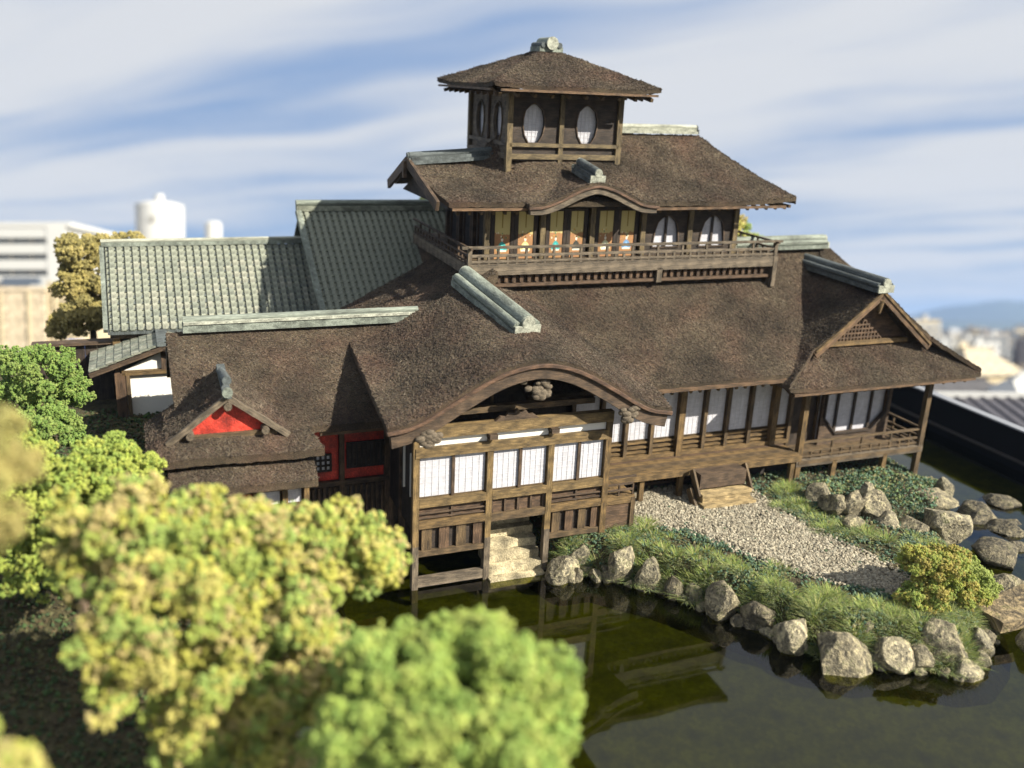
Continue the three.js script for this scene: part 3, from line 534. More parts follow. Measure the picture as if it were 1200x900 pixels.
// roof over it
{
  const E0 = V(1.95, 8.68, -3.85), E1 = V(12.72, 8.78, -3.85), ye = 8.72, R = V(10.85, 10.42, -6.6);
  const front = (u, v) => { const xl = lerp(1.9, 1.55, v), xr = lerp(12.75, 10.85, v), x = lerp(xl, xr, u), k = sstep(0.33, 0.16, u), top = lerp(10.4, 9.52, k); const z = lerp(-3.85, lerp(-6.6, -6.4, k), v); return V(x, lerp(ye, top, v) - 0.1 * Math.sin(Math.PI * v) + 0.14 * Math.pow(clamp((u - 0.7) / 0.3), 3) * (1 - v), z); };
  const back = (u, v) => { const p = front(u, v); p.z = -6.55 - (p.z + 6.55); return p; };
  thatch('upper_roof', [shellGeo(front, 110, 34, 0.13), shellGeo(back, 60, 16, 0.13), shellGeo(slope(V(12.75, 8.84, -3.85), V(12.75, 8.84, -9.25), V(10.85, 10.4, -6.65), V(10.85, 10.4, -6.55), 0.08), 40, 20, 0.2)], pav, 520);
  mesh('eave_board', bx(2.1, 0.07, 0.08, 3.04, 8.54, -3.85), M.thatchBoard, pav); mesh('eave_board', bx(4.4, 0.07, 0.08, 10.2, 8.545, -3.85, 0, 0, 0.01), M.thatchBoard, pav);
  mesh('eave_board', bx(0.08, 0.09, 5.2, 12.62, 8.56, -6.55), M.thatchBoard, pav);
  rafters(V(2.2, 8.41, -4.0), V(4.2, 8.41, -4.0), V(0, 0.35, -1).normalize(), 0.32, 0.8, 0.075, M.oak); rafters(V(7.9, 8.42, -4.0), V(12.5, 8.5, -4.0), V(0, 0.35, -1).normalize(), 0.32, 0.8, 0.075, M.oak);
  rafters(V(12.55, 8.5, -4.1), V(12.55, 8.5, -9.0), V(-1, 0.35, 0).normalize(), 0.32, 0.8, 0.075, M.oak);
  for (const s of [-1, 1]) mesh('barge_board', bar(V(1.62, 8.62, -6.4 + s * 2.5), V(1.5, 9.52, -6.4), 0.09, 0.26), M.umber, pav);
  mesh('gable_wall', (() => { const g = extr(shapeOf([[-2.3, 8.5], [2.3, 8.5], [0, 9.4]]), 0.05); g.rotateY(Math.PI / 2); g.translate(2.0, 0, -6.4); return g; })(), M.dark, pav);
  const fin = bx(0.1, 0.45, 0.14, 1.42, 9.3, -6.4); mesh('gable_finial', fin, M.umber, pav);
  ridgeCap(V(3.9, 9.62, -6.35), V(1.55, 9.44, -6.35), 0.4, 0.36, pav, [M.tileDark, M.tileDark], 0);
  ridgeCap(V(7.6, 10.42, -6.6), V(10.75, 10.44, -6.6), 0.34, 0.28, pav, [M.capPale, M.tileDark], 0);
  ridgeCap(V(11.5, 9.95, -7.5), V(12.25, 9.33, -8.55), 0.3, 0.3, pav, [M.capPale, M.tileDark], 0);
  // small bowed gable in its front eave
  const c2 = new THREE.CatmullRomCurve3([[4.05, 8.6], [4.5, 8.64], [5.0, 8.82], [5.5, 9.05], [6.02, 9.18], [6.55, 9.07], [7.05, 8.85], [7.5, 8.67], [7.95, 8.62]].map(p => V(p[0], p[1], 0)));
  thatch('bowed_gable_roof', [shellGeo((u, v) => { const p = c2.getPointAt(u); return V(p.x, p.y + 0.08 + 0.14 * v, lerp(-3.62, -5.2, v)); }, 44, 12, 0.14)], pav, 560);
  archBoard('thatch_lip', M.redEdge, 0, 0.05, -3.68, 0.08, c2); archBoard('barge_board', M.grey, -0.05, 0.22, -3.74, 0.09, c2, 0.01, 0.99, pav, 0.2);
  ridgeCap(V(6.02, 9.24, -3.72), V(6.02, 9.42, -4.85), 0.5, 0.42, pav, [M.tileDark, M.capPale], 0);
}
// --- third floor
{
  const x0 = 4.12, x1 = 7.5, z0 = -5.5, z1 = -8.7, xc = (x0 + x1) / 2, zc = (z0 + z1) / 2;
  for (const x of [x0, x1]) for (const z of [z0, z1]) wbox('post', M.olive, 0.16, 2.3, 0.16, x, 10.3, z);
  wbox('post', M.olive, 0.13, 2.1, 0.13, 5.68, 10.4, z0); wbox('post', M.umber, 0.13, 2.1, 0.13, x0, 10.4, zc);
  wbox('rail', M.olive, x1 - x0, 0.1, 0.12, xc, 10.08, z0 + 0.02); wbox('rail', M.grey, 0.12, 0.1, z0 - z1, x0 - 0.02, 10.08, zc);
  wbox('ground_sill', M.olive, x1 - x0, 0.14, 0.13, xc, 9.77, z0 + 0.01); wbox('ground_sill', M.grey, 0.13, 0.14, z0 - z1, x0 - 0.01, 9.77, zc);
  const oval = [[-0.14, -0.5], [0.14, -0.5], [0.26, -0.3], [0.31, -0.05], [0.31, 0.12], [0.25, 0.36], [0.1, 0.5], [0, 0.53], [-0.1, 0.5], [-0.25, 0.36], [-0.31, 0.12], [-0.31, -0.05], [-0.26, -0.3]];
  for (const [a, b, c] of [[x0, 5.68, 4.85], [5.68, x1, 6.48]]) {
    const g = extr(shapeOf([[a - c + 0.07, -1.0], [b - c - 0.07, -1.0], [b - c - 0.07, 0.85], [a - c + 0.07, 0.85]], [oval]), 0.07); g.translate(c, 10.65, z0 - 0.08); mesh('window_wall', g, M.dark, pav);
    const w = grp('oval_window', pav); mesh('paper', bx(0.68, 1.1, 0.02, c, 10.66, z0 - 0.13), M.paper, w);
    const l = []; for (let k = -2; k <= 2; k++) l.push(bx(0.014, 1.06, 0.01, c + k * 0.12, 10.66, z0 - 0.113)); for (let k = -4; k <= 4; k++) l.push(bx(0.64, 0.014, 0.008, c, 10.66 + k * 0.115, z0 - 0.112)); mesh('lattice', merge(l), M.lattice, w);
    const fr = extr(shapeOf(oval.map(([x, y]) => [x * 1.1, y * 1.05]), [oval]), 0.03); fr.translate(c, 10.65, z0 - 0.008); mesh('frame', fr, M.umber, w);
  }
  for (const c of [zc + 0.72, zc - 0.75]) {
    const g = extr(shapeOf([[-0.7, -1.0], [0.7, -1.0], [0.7, 0.85], [-0.7, 0.85]], [oval]), 0.07); g.rotateY(-Math.PI / 2); g.translate(x0 + 0.08, 10.65, c); mesh('window_wall', g, M.grey, pav);
    const w = grp('oval_window', pav); mesh('paper', bx(0.02, 1.1, 0.68, x0 + 0.13, 10.66, c), M.paper, w); const fr = extr(shapeOf(oval.map(([x, y]) => [x * 1.12, y * 1.06]), [oval]), 0.03); fr.rotateY(-Math.PI / 2); fr.translate(x0 + 0.006, 10.65, c); mesh('frame', fr, M.grey, w);
  }
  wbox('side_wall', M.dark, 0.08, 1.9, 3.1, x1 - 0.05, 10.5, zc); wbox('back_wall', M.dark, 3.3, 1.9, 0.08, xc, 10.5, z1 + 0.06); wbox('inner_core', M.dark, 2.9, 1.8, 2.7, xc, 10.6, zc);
  // pyramid roof
  const ex0 = 3.3, ex1 = 8.3, ez0 = -4.65, ez1 = -9.6, A = V(5.78, 12.72, -7.05), yE = 11.66;
  const C = [V(ex0, yE, ez0), V(ex1, yE, ez0), V(ex1, yE, ez1), V(ex0, yE, ez1)], sh = [];
  for (let k = 0; k < 4; k++) { const a = C[k], b = C[(k + 1) % 4]; sh.push(shellGeo(slope(a, b, A.clone().add(V((k === 1 ? 1 : k === 3 ? -1 : 0) * 0.02 + 0.01, 0, 0)), A.clone().add(V(-0.01, 0, 0)), -0.0, 0.07), 46, 24, 0.11)); }
  thatch('top_roof', sh, pav, 620);
  mesh('eave_board', bx(4.6, 0.06, 0.08, 5.8, 11.53, ez0 + 0.02), M.thatchBoard, pav); mesh('eave_board', bx(0.08, 0.06, 4.6, ex0 + 0.02, 11.53, -7.12), M.umber, pav); mesh('eave_board', bx(0.08, 0.06, 4.6, ex1 - 0.02, 11.53, -7.12), M.umber, pav);
  const d = (x, z) => V(x, 0.3, z).normalize();
  rafters(V(3.55, 11.4, ez0 - 0.14), V(8.1, 11.4, ez0 - 0.14), d(0, -1), 0.5, 0.9, 0.09, M.oak); rafters(V(ex0 + 0.14, 11.4, -4.95), V(ex0 + 0.14, 11.4, -9.3), d(1, 0), 0.5, 0.9, 0.09, M.umber); rafters(V(ex1 - 0.14, 11.4, -4.95), V(ex1 - 0.14, 11.4, -9.3), d(-1, 0), 0.5, 0.9, 0.09, M.umber);
  const cap = grp('roof_cap', pav); mesh('base_course', bx(0.72, 0.14, 0.72, 5.78, 12.66, -7.05), M.cap, cap);
  const cc = cyl(0.17, 0.17, 0.8, 14); cc.rotateX(Math.PI / 2); cc.translate(5.78, 12.82, -7.05); mesh('top_roll', cc, M.cap, cap); const dd = cyl(0.18, 0.18, 0.06, 16); dd.rotateX(Math.PI / 2); dd.translate(5.78, 12.82, -6.64); mesh('end_disc', dd, M.capPale, cap);
  for (const s of [-1, 1]) { const r = cyl(0.08, 0.08, 0.78, 8); r.rotateX(Math.PI / 2); r.translate(5.78 + s * 0.25, 12.77, -7.05); mesh('side_roll', r, M.tileDark, cap); }
}
inTray(pav);

// ------------------------------------------------------------------ tiled halls and the white storehouse behind
// one tile: a half-round cover tile beside a hollow pan tile
const tileGeo = (w, l) => {
  const a = new THREE.CylinderGeometry(w * 0.24, w * 0.27, l * 1.12, 7, 1, true, -Math.PI / 2, Math.PI); a.rotateX(Math.PI / 2); a.rotateY(Math.PI); a.translate(0, 0.0, 0);
  const cap = new THREE.CircleGeometry(w * 0.27, 7, 0, Math.PI); cap.translate(0, 0, l * 0.56);
  const b = bx(w * 0.62, 0.035, l * 1.12, w * 0.5, -0.015, 0, 0.03);
  return merge([a, cap, b]);
};
function tiledSlope(parent, o, u, v, nu, nv, mats, asParts, seed) {
  // o: upper left corner; u: whole ridge vector; v: whole slope vector
  const w = u.length() / nu, l = v.length() / nv, X = u.clone().normalize(), Zd = v.clone().normalize(), Y = Zd.clone().cross(X), B = new THREE.Matrix4().makeBasis(X, Y, Zd), R = rng(seed), g = tileGeo(w, l), rest = [];
  for (let j = nv - 1; j >= 0; j--) for (let i = 0; i < nu; i++) {
    const p = o.clone().addScaledVector(X, (i + 0.5) * w).addScaledVector(Zd, (j + 0.5) * l);
    const m = B.clone().multiply(new THREE.Matrix4().makeRotationX(0.07 + (R() - 0.5) * 0.02)).multiply(new THREE.Matrix4().makeRotationY((R() - 0.5) * 0.03)); m.setPosition(p.addScaledVector(Y, 0.05 + (R() - 0.5) * 0.008));
    const mt = mats[R() * mats.length | 0];
    if (asParts && nv * nu - rest.length > 0 && parent.userData.tiles < 296) { const t = mesh('roof_tile', g, mt, parent); t.applyMatrix4(m); parent.userData.tiles++; }
    else rest.push(g.clone().applyMatrix4(m));
  }
  if (rest.length) mesh('roof_tiles', merge(rest), mats[0], parent).userData.kind = 'stuff';
}
function roofSlab(parent, a, b, c, d, t, mat, name = 'roof_deck') { // a b lower edge, d c upper edge
  const l = []; const g = new THREE.BufferGeometry(), P = []; const q = (a, b, c, d) => { for (const p of [a, b, c, a, c, d]) P.push(p.x, p.y, p.z); };
  const dn = p => p.clone().add(V(0, -t, 0)), A = dn(a), Bq = dn(b), Cq = dn(c), D = dn(d);
  q(a, b, c, d); q(D, Cq, Bq, A); q(A, Bq, b, a); q(Bq, Cq, c, b); q(Cq, D, d, c); q(D, A, a, d);
  g.setAttribute('position', new THREE.Float32BufferAttribute(P, 3)); g.setAttribute('uv', new THREE.Float32BufferAttribute(P.filter((_, i) => i % 3 !== 1), 2)); g.computeVertexNormals(); return mesh(name, g, mat, parent);
}
{
  const h = grp('tiled_hall'); h.userData.tiles = 0; h.position.set(-3.6, 0, -11);
  tag(h, 'long low hall with sunlit green-grey tiled roof left of the pavilion', 'hall');
  const L = V(-2.95, 6.52, 0), u = V(5.9, -0.05, 0), v = V(-0.0, -1.98, 2.5);
  tiledSlope(h, L, u, v, 27, 14, [M.tile, M.tile, M.tile2, M.tile3], true, 61);
  const l2 = L.clone().add(v), r2 = l2.clone().add(u), r1 = L.clone().add(u);
  roofSlab(h, l2, r2, r1, L, 0.1, M.tileDark); roofSlab(h, V(-2.95, 4.5, -2.5), V(2.95, 4.5, -2.5), r1, L, 0.1, M.tileDark);
  mesh('ridge_course', bx(6.0, 0.12, 0.2, 0, 6.58, 0), M.cap, h); const c = cyl(0.065, 0.065, 6.02, 10); c.rotateZ(Math.PI / 2); c.translate(0, 6.67, 0); mesh('ridge_roll', c, M.capPale, h);
  mesh('verge', bar(V(-3.0, 6.5, 0), V(-3.0, 4.55, 2.46), 0.12, 0.14), M.cap, h);
  mesh('wall', bx(5.6, 4.0, 4.2, 0.1, 2.45, 0), M.dark, h); mesh('post', bx(0.2, 4, 0.2, -2.75, 2.4, 2.15), M.honey2, h); mesh('eave_beam', bx(5.8, 0.14, 0.12, 0, 4.36, 2.3), M.umber, h);
  delete h.userData.tiles; inTray(h);
}
{
  const h = grp('tiled_hall'); h.position.set(1.6, 0, -10.4); h.userData.tiles = 999;
  tag(h, 'taller tiled hall behind, its roof in the pavilion\'s shade', 'hall');
  const L = V(-2.45, 7.62, 0), u = V(5.2, 0, 0), v = V(0.15, -2.6, 3.3);
  tiledSlope(h, L, u, v, 25, 17, [M.tile], false, 62);
  const l2 = L.clone().add(v), r2 = l2.clone().add(u), r1 = L.clone().add(u);
  roofSlab(h, l2, r2, r1, L, 0.1, M.tile); roofSlab(h, V(-2.4, 5, -3.3), V(2.8, 5, -3.3), r1, L, 0.1, M.tile);
  mesh('ridge_course', bx(5.3, 0.16, 0.26, 0.12, 7.7, 0), M.tile, h); const c = cyl(0.1, 0.1, 5.32, 10); c.rotateZ(Math.PI / 2); c.translate(0.12, 7.86, 0); mesh('ridge_roll', c, M.cap, h);
  mesh('verge', bar(V(-2.48, 7.62, 0.02), V(-2.33, 5.02, 3.3), 0.16, 0.18), M.cap, h);
  mesh('wall', (() => { const g = extr(shapeOf([[-2.9, 0.2], [2.9, 0.2], [2.9, 5.2], [0, 7.45], [-2.9, 5.2]]), 4.8); g.rotateY(Math.PI / 2); g.translate(-2.2, 0, 0); return g; })(), M.dark, h);
  delete h.userData.tiles; inTray(h);
}
{
  const s = grp('storehouse'); s.position.set(-5.15, 1.5, -7.3);
  tag(s, 'small white-plastered storehouse with stepped tile roof beside the left wing', 'storehouse');
  mesh('plaster_wall', bx(2.2, 2.6, 1.6, -0.05, 0.85, -0.85), M.plaster, s);
  mesh('gable_plaster', (() => { const g = extr(shapeOf([[-1.1, 2.2], [1.0, 2.2], [0, 2.72]]), 0.06); g.translate(0, 0, -0.1); return g; })(), M.plaster, s);
  mesh('corner_post', bx(0.27, 2.6, 0.2, -1.15, 0.88, -0.02), M.rust, s); mesh('corner_trim', bx(0.1, 2.5, 0.2, -0.95, 0.88, -0.0), M.oak, s);
  mesh('tie_beam', bx(2.2, 0.12, 0.16, 0, 2.17, 0.0), M.honey2, s); mesh('king_post', bx(0.14, 0.5, 0.12, 0.0, 2.47, 0.02), M.umber, s);
  for (const k of [-1, 1]) mesh('barge_board', bar(V(k * 1.9, 2.22, 0.24), V(0, 2.88, 0.24), 0.08, 0.12), M.umber, s);
  const nW = 8, nL = 8; // flat overlapping tiles
  for (const k of [-1, 1]) for (let j = nL - 1; j >= 0; j--) for (let i = 0; i < nW; i++) {
    const t = mesh('roof_tile', bx(0.27, 0.05, 1.95 / nW - 0.012), [M.tile, M.tile2, M.tile3][(i * 7 + j * 5) % 3], s);
    t.position.set(k * (0.14 + 1.75 * (j + 0.5) / nL), 2.98 - 0.62 * (j + 0.5) / nL - 0.02, -1.7 + (i + 0.5) * 1.95 / nW); t.rotation.z = -k * 0.26;
  }
  mesh('ridge_course', bx(0.3, 0.12, 2.0, 0, 3.0, -0.72), M.tileDark, s);
  roofSlab(s, V(-1.9, 2.24, 0.2), V(-1.9, 2.24, -1.7), V(0, 2.9, -1.7), V(0, 2.9, 0.2), 0.06, M.umber); roofSlab(s, V(1.9, 2.24, -1.7), V(1.9, 2.24, 0.2), V(0, 2.9, 0.2), V(0, 2.9, -1.7), 0.06, M.umber);
  inTray(s);
}
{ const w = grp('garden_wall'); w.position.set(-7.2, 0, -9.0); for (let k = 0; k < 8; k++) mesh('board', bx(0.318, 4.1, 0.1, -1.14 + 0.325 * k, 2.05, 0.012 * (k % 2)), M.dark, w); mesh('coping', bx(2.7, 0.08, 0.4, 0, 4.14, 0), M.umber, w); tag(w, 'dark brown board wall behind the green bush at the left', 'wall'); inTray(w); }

// ------------------------------------------------------------------ tray, pond, banks
const SHORE = [[3.3, -0.6], [3.5, 0.3], [3.62, 0.72], [4.34, 0.72], [5.0, 1.42], [5.57, 1.95], [5.94, 2.5], [6.51, 3.4], [7.05, 4.2], [7.27, 5.0], [7.7, 5.45], [8.06, 5.98], [8.97, 6.2], [9.53, 6.6], [10.0, 6.95], [10.6, 7.05], [11.59, 6.55], [12.5, 5.7], [13.3, 4.6], [14.2, 3.3], [14.8, 2.2], [15.7, 1.2], [16.6, 0.25], [17.3, -0.6], [17.5, -1.6], [17.2, -2.6], [16.6, -4.0], [16.4, -8], [16.4, -12], [3, -12], [3, -3]];
const BANK = [[-1.9, -1.2], [-2.2, 0.2], [-3.0, 1.6], [-3.6, 3.4], [-4.2, 5.2], [-4.4, 6.8], [-3.6, 8.0], [-1.4, 8.7], [0.6, 9.4], [0.8, 12.5], [-12.5, 12.5], [-12.5, -15.4], [3.2, -15.4], [3.2, -3.2], [-1.0, -3.0]];
function inside(P, x, z) { let c = false; for (let i = 0, j = P.length - 1; i < P.length; j = i++) { const [xi, zi] = P[i], [xj, zj] = P[j]; if ((zi > z) !== (zj > z) && x < (xj - xi) * (z - zi) / (zj - zi) + xi) c = !c; } return c; }
function edgeDist(P, x, z) { let d = 1e9; for (let i = 0, j = P.length - 1; i < P.length; j = i++) { const [ax, az] = P[j], [bx_, bz] = P[i], dx = bx_ - ax, dz = bz - az, t = clamp(((x - ax) * dx + (z - az) * dz) / (dx * dx + dz * dz)); d = Math.min(d, Math.hypot(x - ax - t * dx, z - az - t * dz)); } return inside(P, x, z) ? d : -d; }
const islandH = (x, z) => { const d = edgeDist(SHORE, x, z); const right = sstep(12.0, 16.5, x) * sstep(-4, 0, z); const top = lerp(0.78, 0.3, right); return d < 0 ? -0.5 + 0.4 * clamp(1 + d / 0.5) : lerp(-0.1, top, sstep(0, 0.75, d)) + 0.06 * fbm(x * 0.9, 1, z * 0.9, 3) + 0.02 * n3(x * 5, 2, z * 5); };
const bankH = (x, z) => { const d = edgeDist(BANK, x, z); const back = sstep(4.5, -4, z) * sstep(-1.5, -5.0, x); return d < 0 ? -0.5 + 0.4 * clamp(1 + d / 0.5) : lerp(-0.1, 0.55 + 1.85 * back, sstep(0, 0.9 + back, d)) + 0.1 * fbm(x * 0.7, 4, z * 0.7, 4) + 0.03 * n3(x * 4, 7, z * 4); };
function terrain(name, P, H, x0, x1, z0, z1, st, mat) {
  const nx = Math.ceil((x1 - x0) / st), nz = Math.ceil((z1 - z0) / st), g = new THREE.PlaneGeometry(x1 - x0, z1 - z0, nx, nz); g.rotateX(-Math.PI / 2); g.translate((x0 + x1) / 2, 0, (z0 + z1) / 2);
  const p = g.attributes.position, uv = g.attributes.uv, col = new Float32Array(p.count * 3);
  for (let i = 0; i < p.count; i++) { const x = p.getX(i), z = p.getZ(i); p.setY(i, H(x, z)); uv.setXY(i, x, z); const a = fbm(x * 0.8, 3, z * 0.8, 3), b = fbm(x * 2.5, 8, z * 2.5, 2); const t = clamp(0.5 + a + b * 0.5); const wet = sstep(0.06, -0.03, p.getY(i)), kk = 1 - 0.72 * wet; col.set([lerp(0.075, 0.10, t) * kk, lerp(0.085, 0.075, t) * kk, lerp(0.035, 0.045, t) * kk * (1 - 0.4 * wet)], i * 3); }
  g.setAttribute('color', new THREE.BufferAttribute(col, 3)); g.computeVertexNormals();
  const m = mesh(name, g, mat); m.userData.kind = 'structure'; return inTray(m);
}
const soil = std(rgb(1.35, 1.27, 1.15), { map: grainMap, bumpMap: grainBump, bumpScale: 0.08, roughness: 1, vertexColors: true });
terrain('garden_ground', SHORE, islandH, 2.6, 18.2, -12, 7.6, 0.12, soil);
terrain('bank_ground', BANK, bankH, -12.5, 3.4, -15.4, 12.5, 0.2, soil);
{ // bed of the pond, and its still surface
  const g = new THREE.PlaneGeometry(34.5, 30.5, 90, 80); g.rotateX(-Math.PI / 2); g.translate(4.4, -0.45, -0.6);
  const p = g.attributes.position, col = new Float32Array(p.count * 3); for (let i = 0; i < p.count; i++) { const x = p.getX(i), z = p.getZ(i), a = fbm(x * 0.35, 2, z * 0.35, 4), b = fbm(x * 1.1, 5, z * 1.1, 3), t = clamp(0.45 + a * 1.0 + b * 0.5); col.set([lerp(0.062, 0.105, t), lerp(0.070, 0.110, t), lerp(0.006, 0.011, t)], i * 3); p.setY(i, -0.45 + 0.05 * a); g.attributes.uv.setXY(i, x, z); }
  g.setAttribute('color', new THREE.BufferAttribute(col, 3)); g.computeVertexNormals();
  const bed = mesh('pond_bed', g, std(rgb(1.5, 1.5, 1.5), { vertexColors: true, map: grainMap, roughness: 1 })); bed.userData.kind = 'structure'; inTray(bed);
  const w = new THREE.PlaneGeometry(33.98, 29.98, 240, 220); w.rotateX(-Math.PI / 2); w.translate(4.5, 0, -0.6);
  const q = w.attributes.position; for (let i = 0; i < q.count; i++) { const x = q.getX(i), z = q.getZ(i); const r = sstep(13.5, 17, x) * sstep(-1, 2, z); q.setY(i, 0.0025 * fbm(x * 0.9, 0.5, z * 0.9, 2) + 0.008 * r * n3(x * 2.6, 1, z * 2.6)); }
  w.computeVertexNormals();
  const ws = mesh('pond_water', w, new THREE.MeshPhysicalMaterial({ color: rgb(0.38, 0.395, 0.115), roughness: 0.03, transmission: 1, thickness: 0, ior: 1.46 })); ws.userData.kind = 'structure'; inTray(ws);
}
{ // black-sided tray
  const t = grp('pond_tray'); const blk = new THREE.MeshPhysicalMaterial({ color: rgb(0.005, 0.005, 0.0055), roughness: 0.8, specularIntensity: 0.25 }), rim = std(rgb(0.22, 0.23, 0.25), { roughness: 0.5 });
  mesh('tray_side', bx(0.22, 2.0, 31, 21.63, 0.32, -0.6), blk, t); mesh('tray_rim', bx(0.34, 0.05, 31, 21.69, 1.345, -0.6), rim, t);
  mesh('tray_side', bx(34.0, 2.0, 0.22, 4.5, 0.32, -15.72), blk, t); mesh('tray_side', bx(34.0, 2.0, 0.22, 4.5, 0.0, 14.52), blk, t); mesh('tray_side', bx(0.22, 2.0, 31, -12.63, 0.32, -0.6), blk, t);
  mesh('inner_ledge', bx(0.16, 0.07, 30, 21.44, 0.34, -0.6), std(rgb(0.03, 0.026, 0.022), { roughness: 0.6 }), t);
  mesh('tray_bottom', bx(34.2, 0.2, 30.2, 4.5, -0.78, -0.6), blk, t);
  tag(t, 'black-walled tray holding the pond, its rim running off at the right', 'tray'); inTray(t);
}
// ------------------------------------------------------------------ steps
{
  const s = grp('stone_steps'); s.position.set(2.6, 0, 0); tag(s, 'pale stone steps climbing out of the pond beneath the porch', 'steps');
  for (let k = 0; k < 7; k++) { const g = new THREE.BoxGeometry(1.46, 0.215, 0.5, 22, 3, 4), p = g.attributes.position; for (let i = 0; i < p.count; i++) { p.setY(i, p.getY(i) + 0.012 * n3(p.getX(i) * 4, k * 3, p.getZ(i) * 4)); p.setZ(i, p.getZ(i) + 0.014 * n3(p.getX(i) * 3, k * 5 + 2, p.getY(i) * 4)); g.attributes.uv.setXY(i, p.getX(i) + k * 0.7, p.getY(i) + p.getZ(i)); } g.computeVertexNormals(); const m = mesh('step', g, M.step, s); m.position.set(0, -0.06 + 0.222 * k, 0.04 - 0.235 * k); }
  inTray(s);
}
{
  const s = grp('garden_steps'); s.position.set(9.15, 0.72, -0.75); tag(s, 'small wooden box steps from the veranda down to the gravel', 'steps');
  mesh('upper_box', bx(1.5, 0.42, 0.45, 0, 0.72, -0.28), M.umber, s); mesh('tread', bx(1.62, 0.09, 0.4, 0, 0.4, 0.02), M.pine, s); mesh('riser', bx(1.56, 0.16, 0.34, 0, 0.275, 0.03), M.pine, s); mesh('tread', bx(1.7, 0.09, 0.42, 0, 0.15, 0.2), M.pine, s); mesh('riser', bx(1.66, 0.14, 0.36, 0, 0.03, 0.2), M.pine, s);
  for (const k of [-1, 1]) mesh('cheek', bar(V(k * 0.86, 0.98, -0.35), V(k * 0.86, 0.35, 0.1), 0.06, 0.2), M.oak, s);
  mesh('side_bracket', bar(V(-1.0, 0.5, -0.2), V(-0.95, 0.05, 0.1), 0.08, 0.2), M.oak, s);
  inTray(s);
}

// ------------------------------------------------------------------ rocks
const rockMap = tex(512, n => { const a = pnoise(n, 7, 7, 51), b = pnoise(n, 20, 20, 52), c = pnoise(n, 64, 64, 53), d = pnoise(n, 180, 180, 54); return (x, y) => { const i = y * n + x, v = clamp(0.18 + 0.34 * a[i] + 0.3 * b[i] + 0.22 * c[i] + 0.16 * d[i] - 0.16), w = clamp((b[i] - 0.62) * 3), k = clamp((c[i] * a[i] - 0.45) * 4); return [255 * lerp(v, 0.78, w * 0.5) * (1 - 0.5 * k), 255 * lerp(v * 0.96, 0.74, w * 0.5) * (1 - 0.45 * k), 255 * lerp(v * 0.84, 0.62, w * 0.5) * (1 - 0.6 * k)]; }; }, true, 1);
const rockBump = tex(512, n => { const a = pnoise(n, 20, 20, 52), c = pnoise(n, 64, 64, 53), d = pnoise(n, 180, 180, 54); return (x, y) => { const i = y * n + x, v = 255 * (0.45 * a[i] + 0.35 * c[i] + 0.2 * d[i]); return [v, v, v]; }; }, false, 1);
const rockMats = [[0.76, 0.72, 0.61], [0.98, 0.94, 0.82], [0.62, 0.60, 0.52], [0.46, 0.43, 0.36]].map(c => std(rgb(...c), { map: rockMap, bumpMap: rockBump, bumpScale: 0.05, roughness: 0.8 }));
function rockGeo(w, h, d, seed, flat = 0) {
  let g = new THREE.IcosahedronGeometry(0.5, 9); g.deleteAttribute('normal'); g.deleteAttribute('uv'); g = mergeVertices(g, 1e-4);
  const R = rng(seed), p = g.attributes.position, cuts = []; for (let k = 0; k < 11; k++) { const n = V(R() - 0.5, R() - 0.5, R() - 0.5).normalize(); cuts.push([n, 0.27 + 0.15 * R()]); }
  const v = V(); for (let i = 0; i < p.count; i++) { v.fromBufferAttribute(p, i); for (const [n, k] of cuts) { const q = v.dot(n) - k; if (q > 0) v.addScaledVector(n, -q * 0.95); } const s = 1 + 0.16 * fbm(v.x * 2.6 + seed, v.y * 2.6, v.z * 2.6, 3) + 0.045 * n3(v.x * 11 + seed, v.y * 11, v.z * 11); v.multiplyScalar(s * 1.28); p.setXYZ(i, v.x * w, v.y * h, v.z * d); }
  g.computeVertexNormals(); g = g.toNonIndexed(); const P = g.attributes.position, uv = new Float32Array(P.count * 2), A = V(), B = V(), C = V();
  for (let i = 0; i < P.count; i += 3) { A.fromBufferAttribute(P, i); B.fromBufferAttribute(P, i + 1); C.fromBufferAttribute(P, i + 2); const n = B.clone().sub(A).cross(C.clone().sub(A)), ax = Math.abs(n.x), ay = Math.abs(n.y), az = Math.abs(n.z); [A, B, C].forEach((q, k) => { const t = ax > ay && ax > az ? [q.z, q.y] : ay > az ? [q.x, q.z] : [q.x, q.y]; uv[2 * (i + k)] = t[0] * 0.8 + seed * 0.13; uv[2 * (i + k) + 1] = t[1] * 0.8 + seed * 0.29; }); }
  g.setAttribute('uv', new THREE.BufferAttribute(uv, 2)); return g;
}
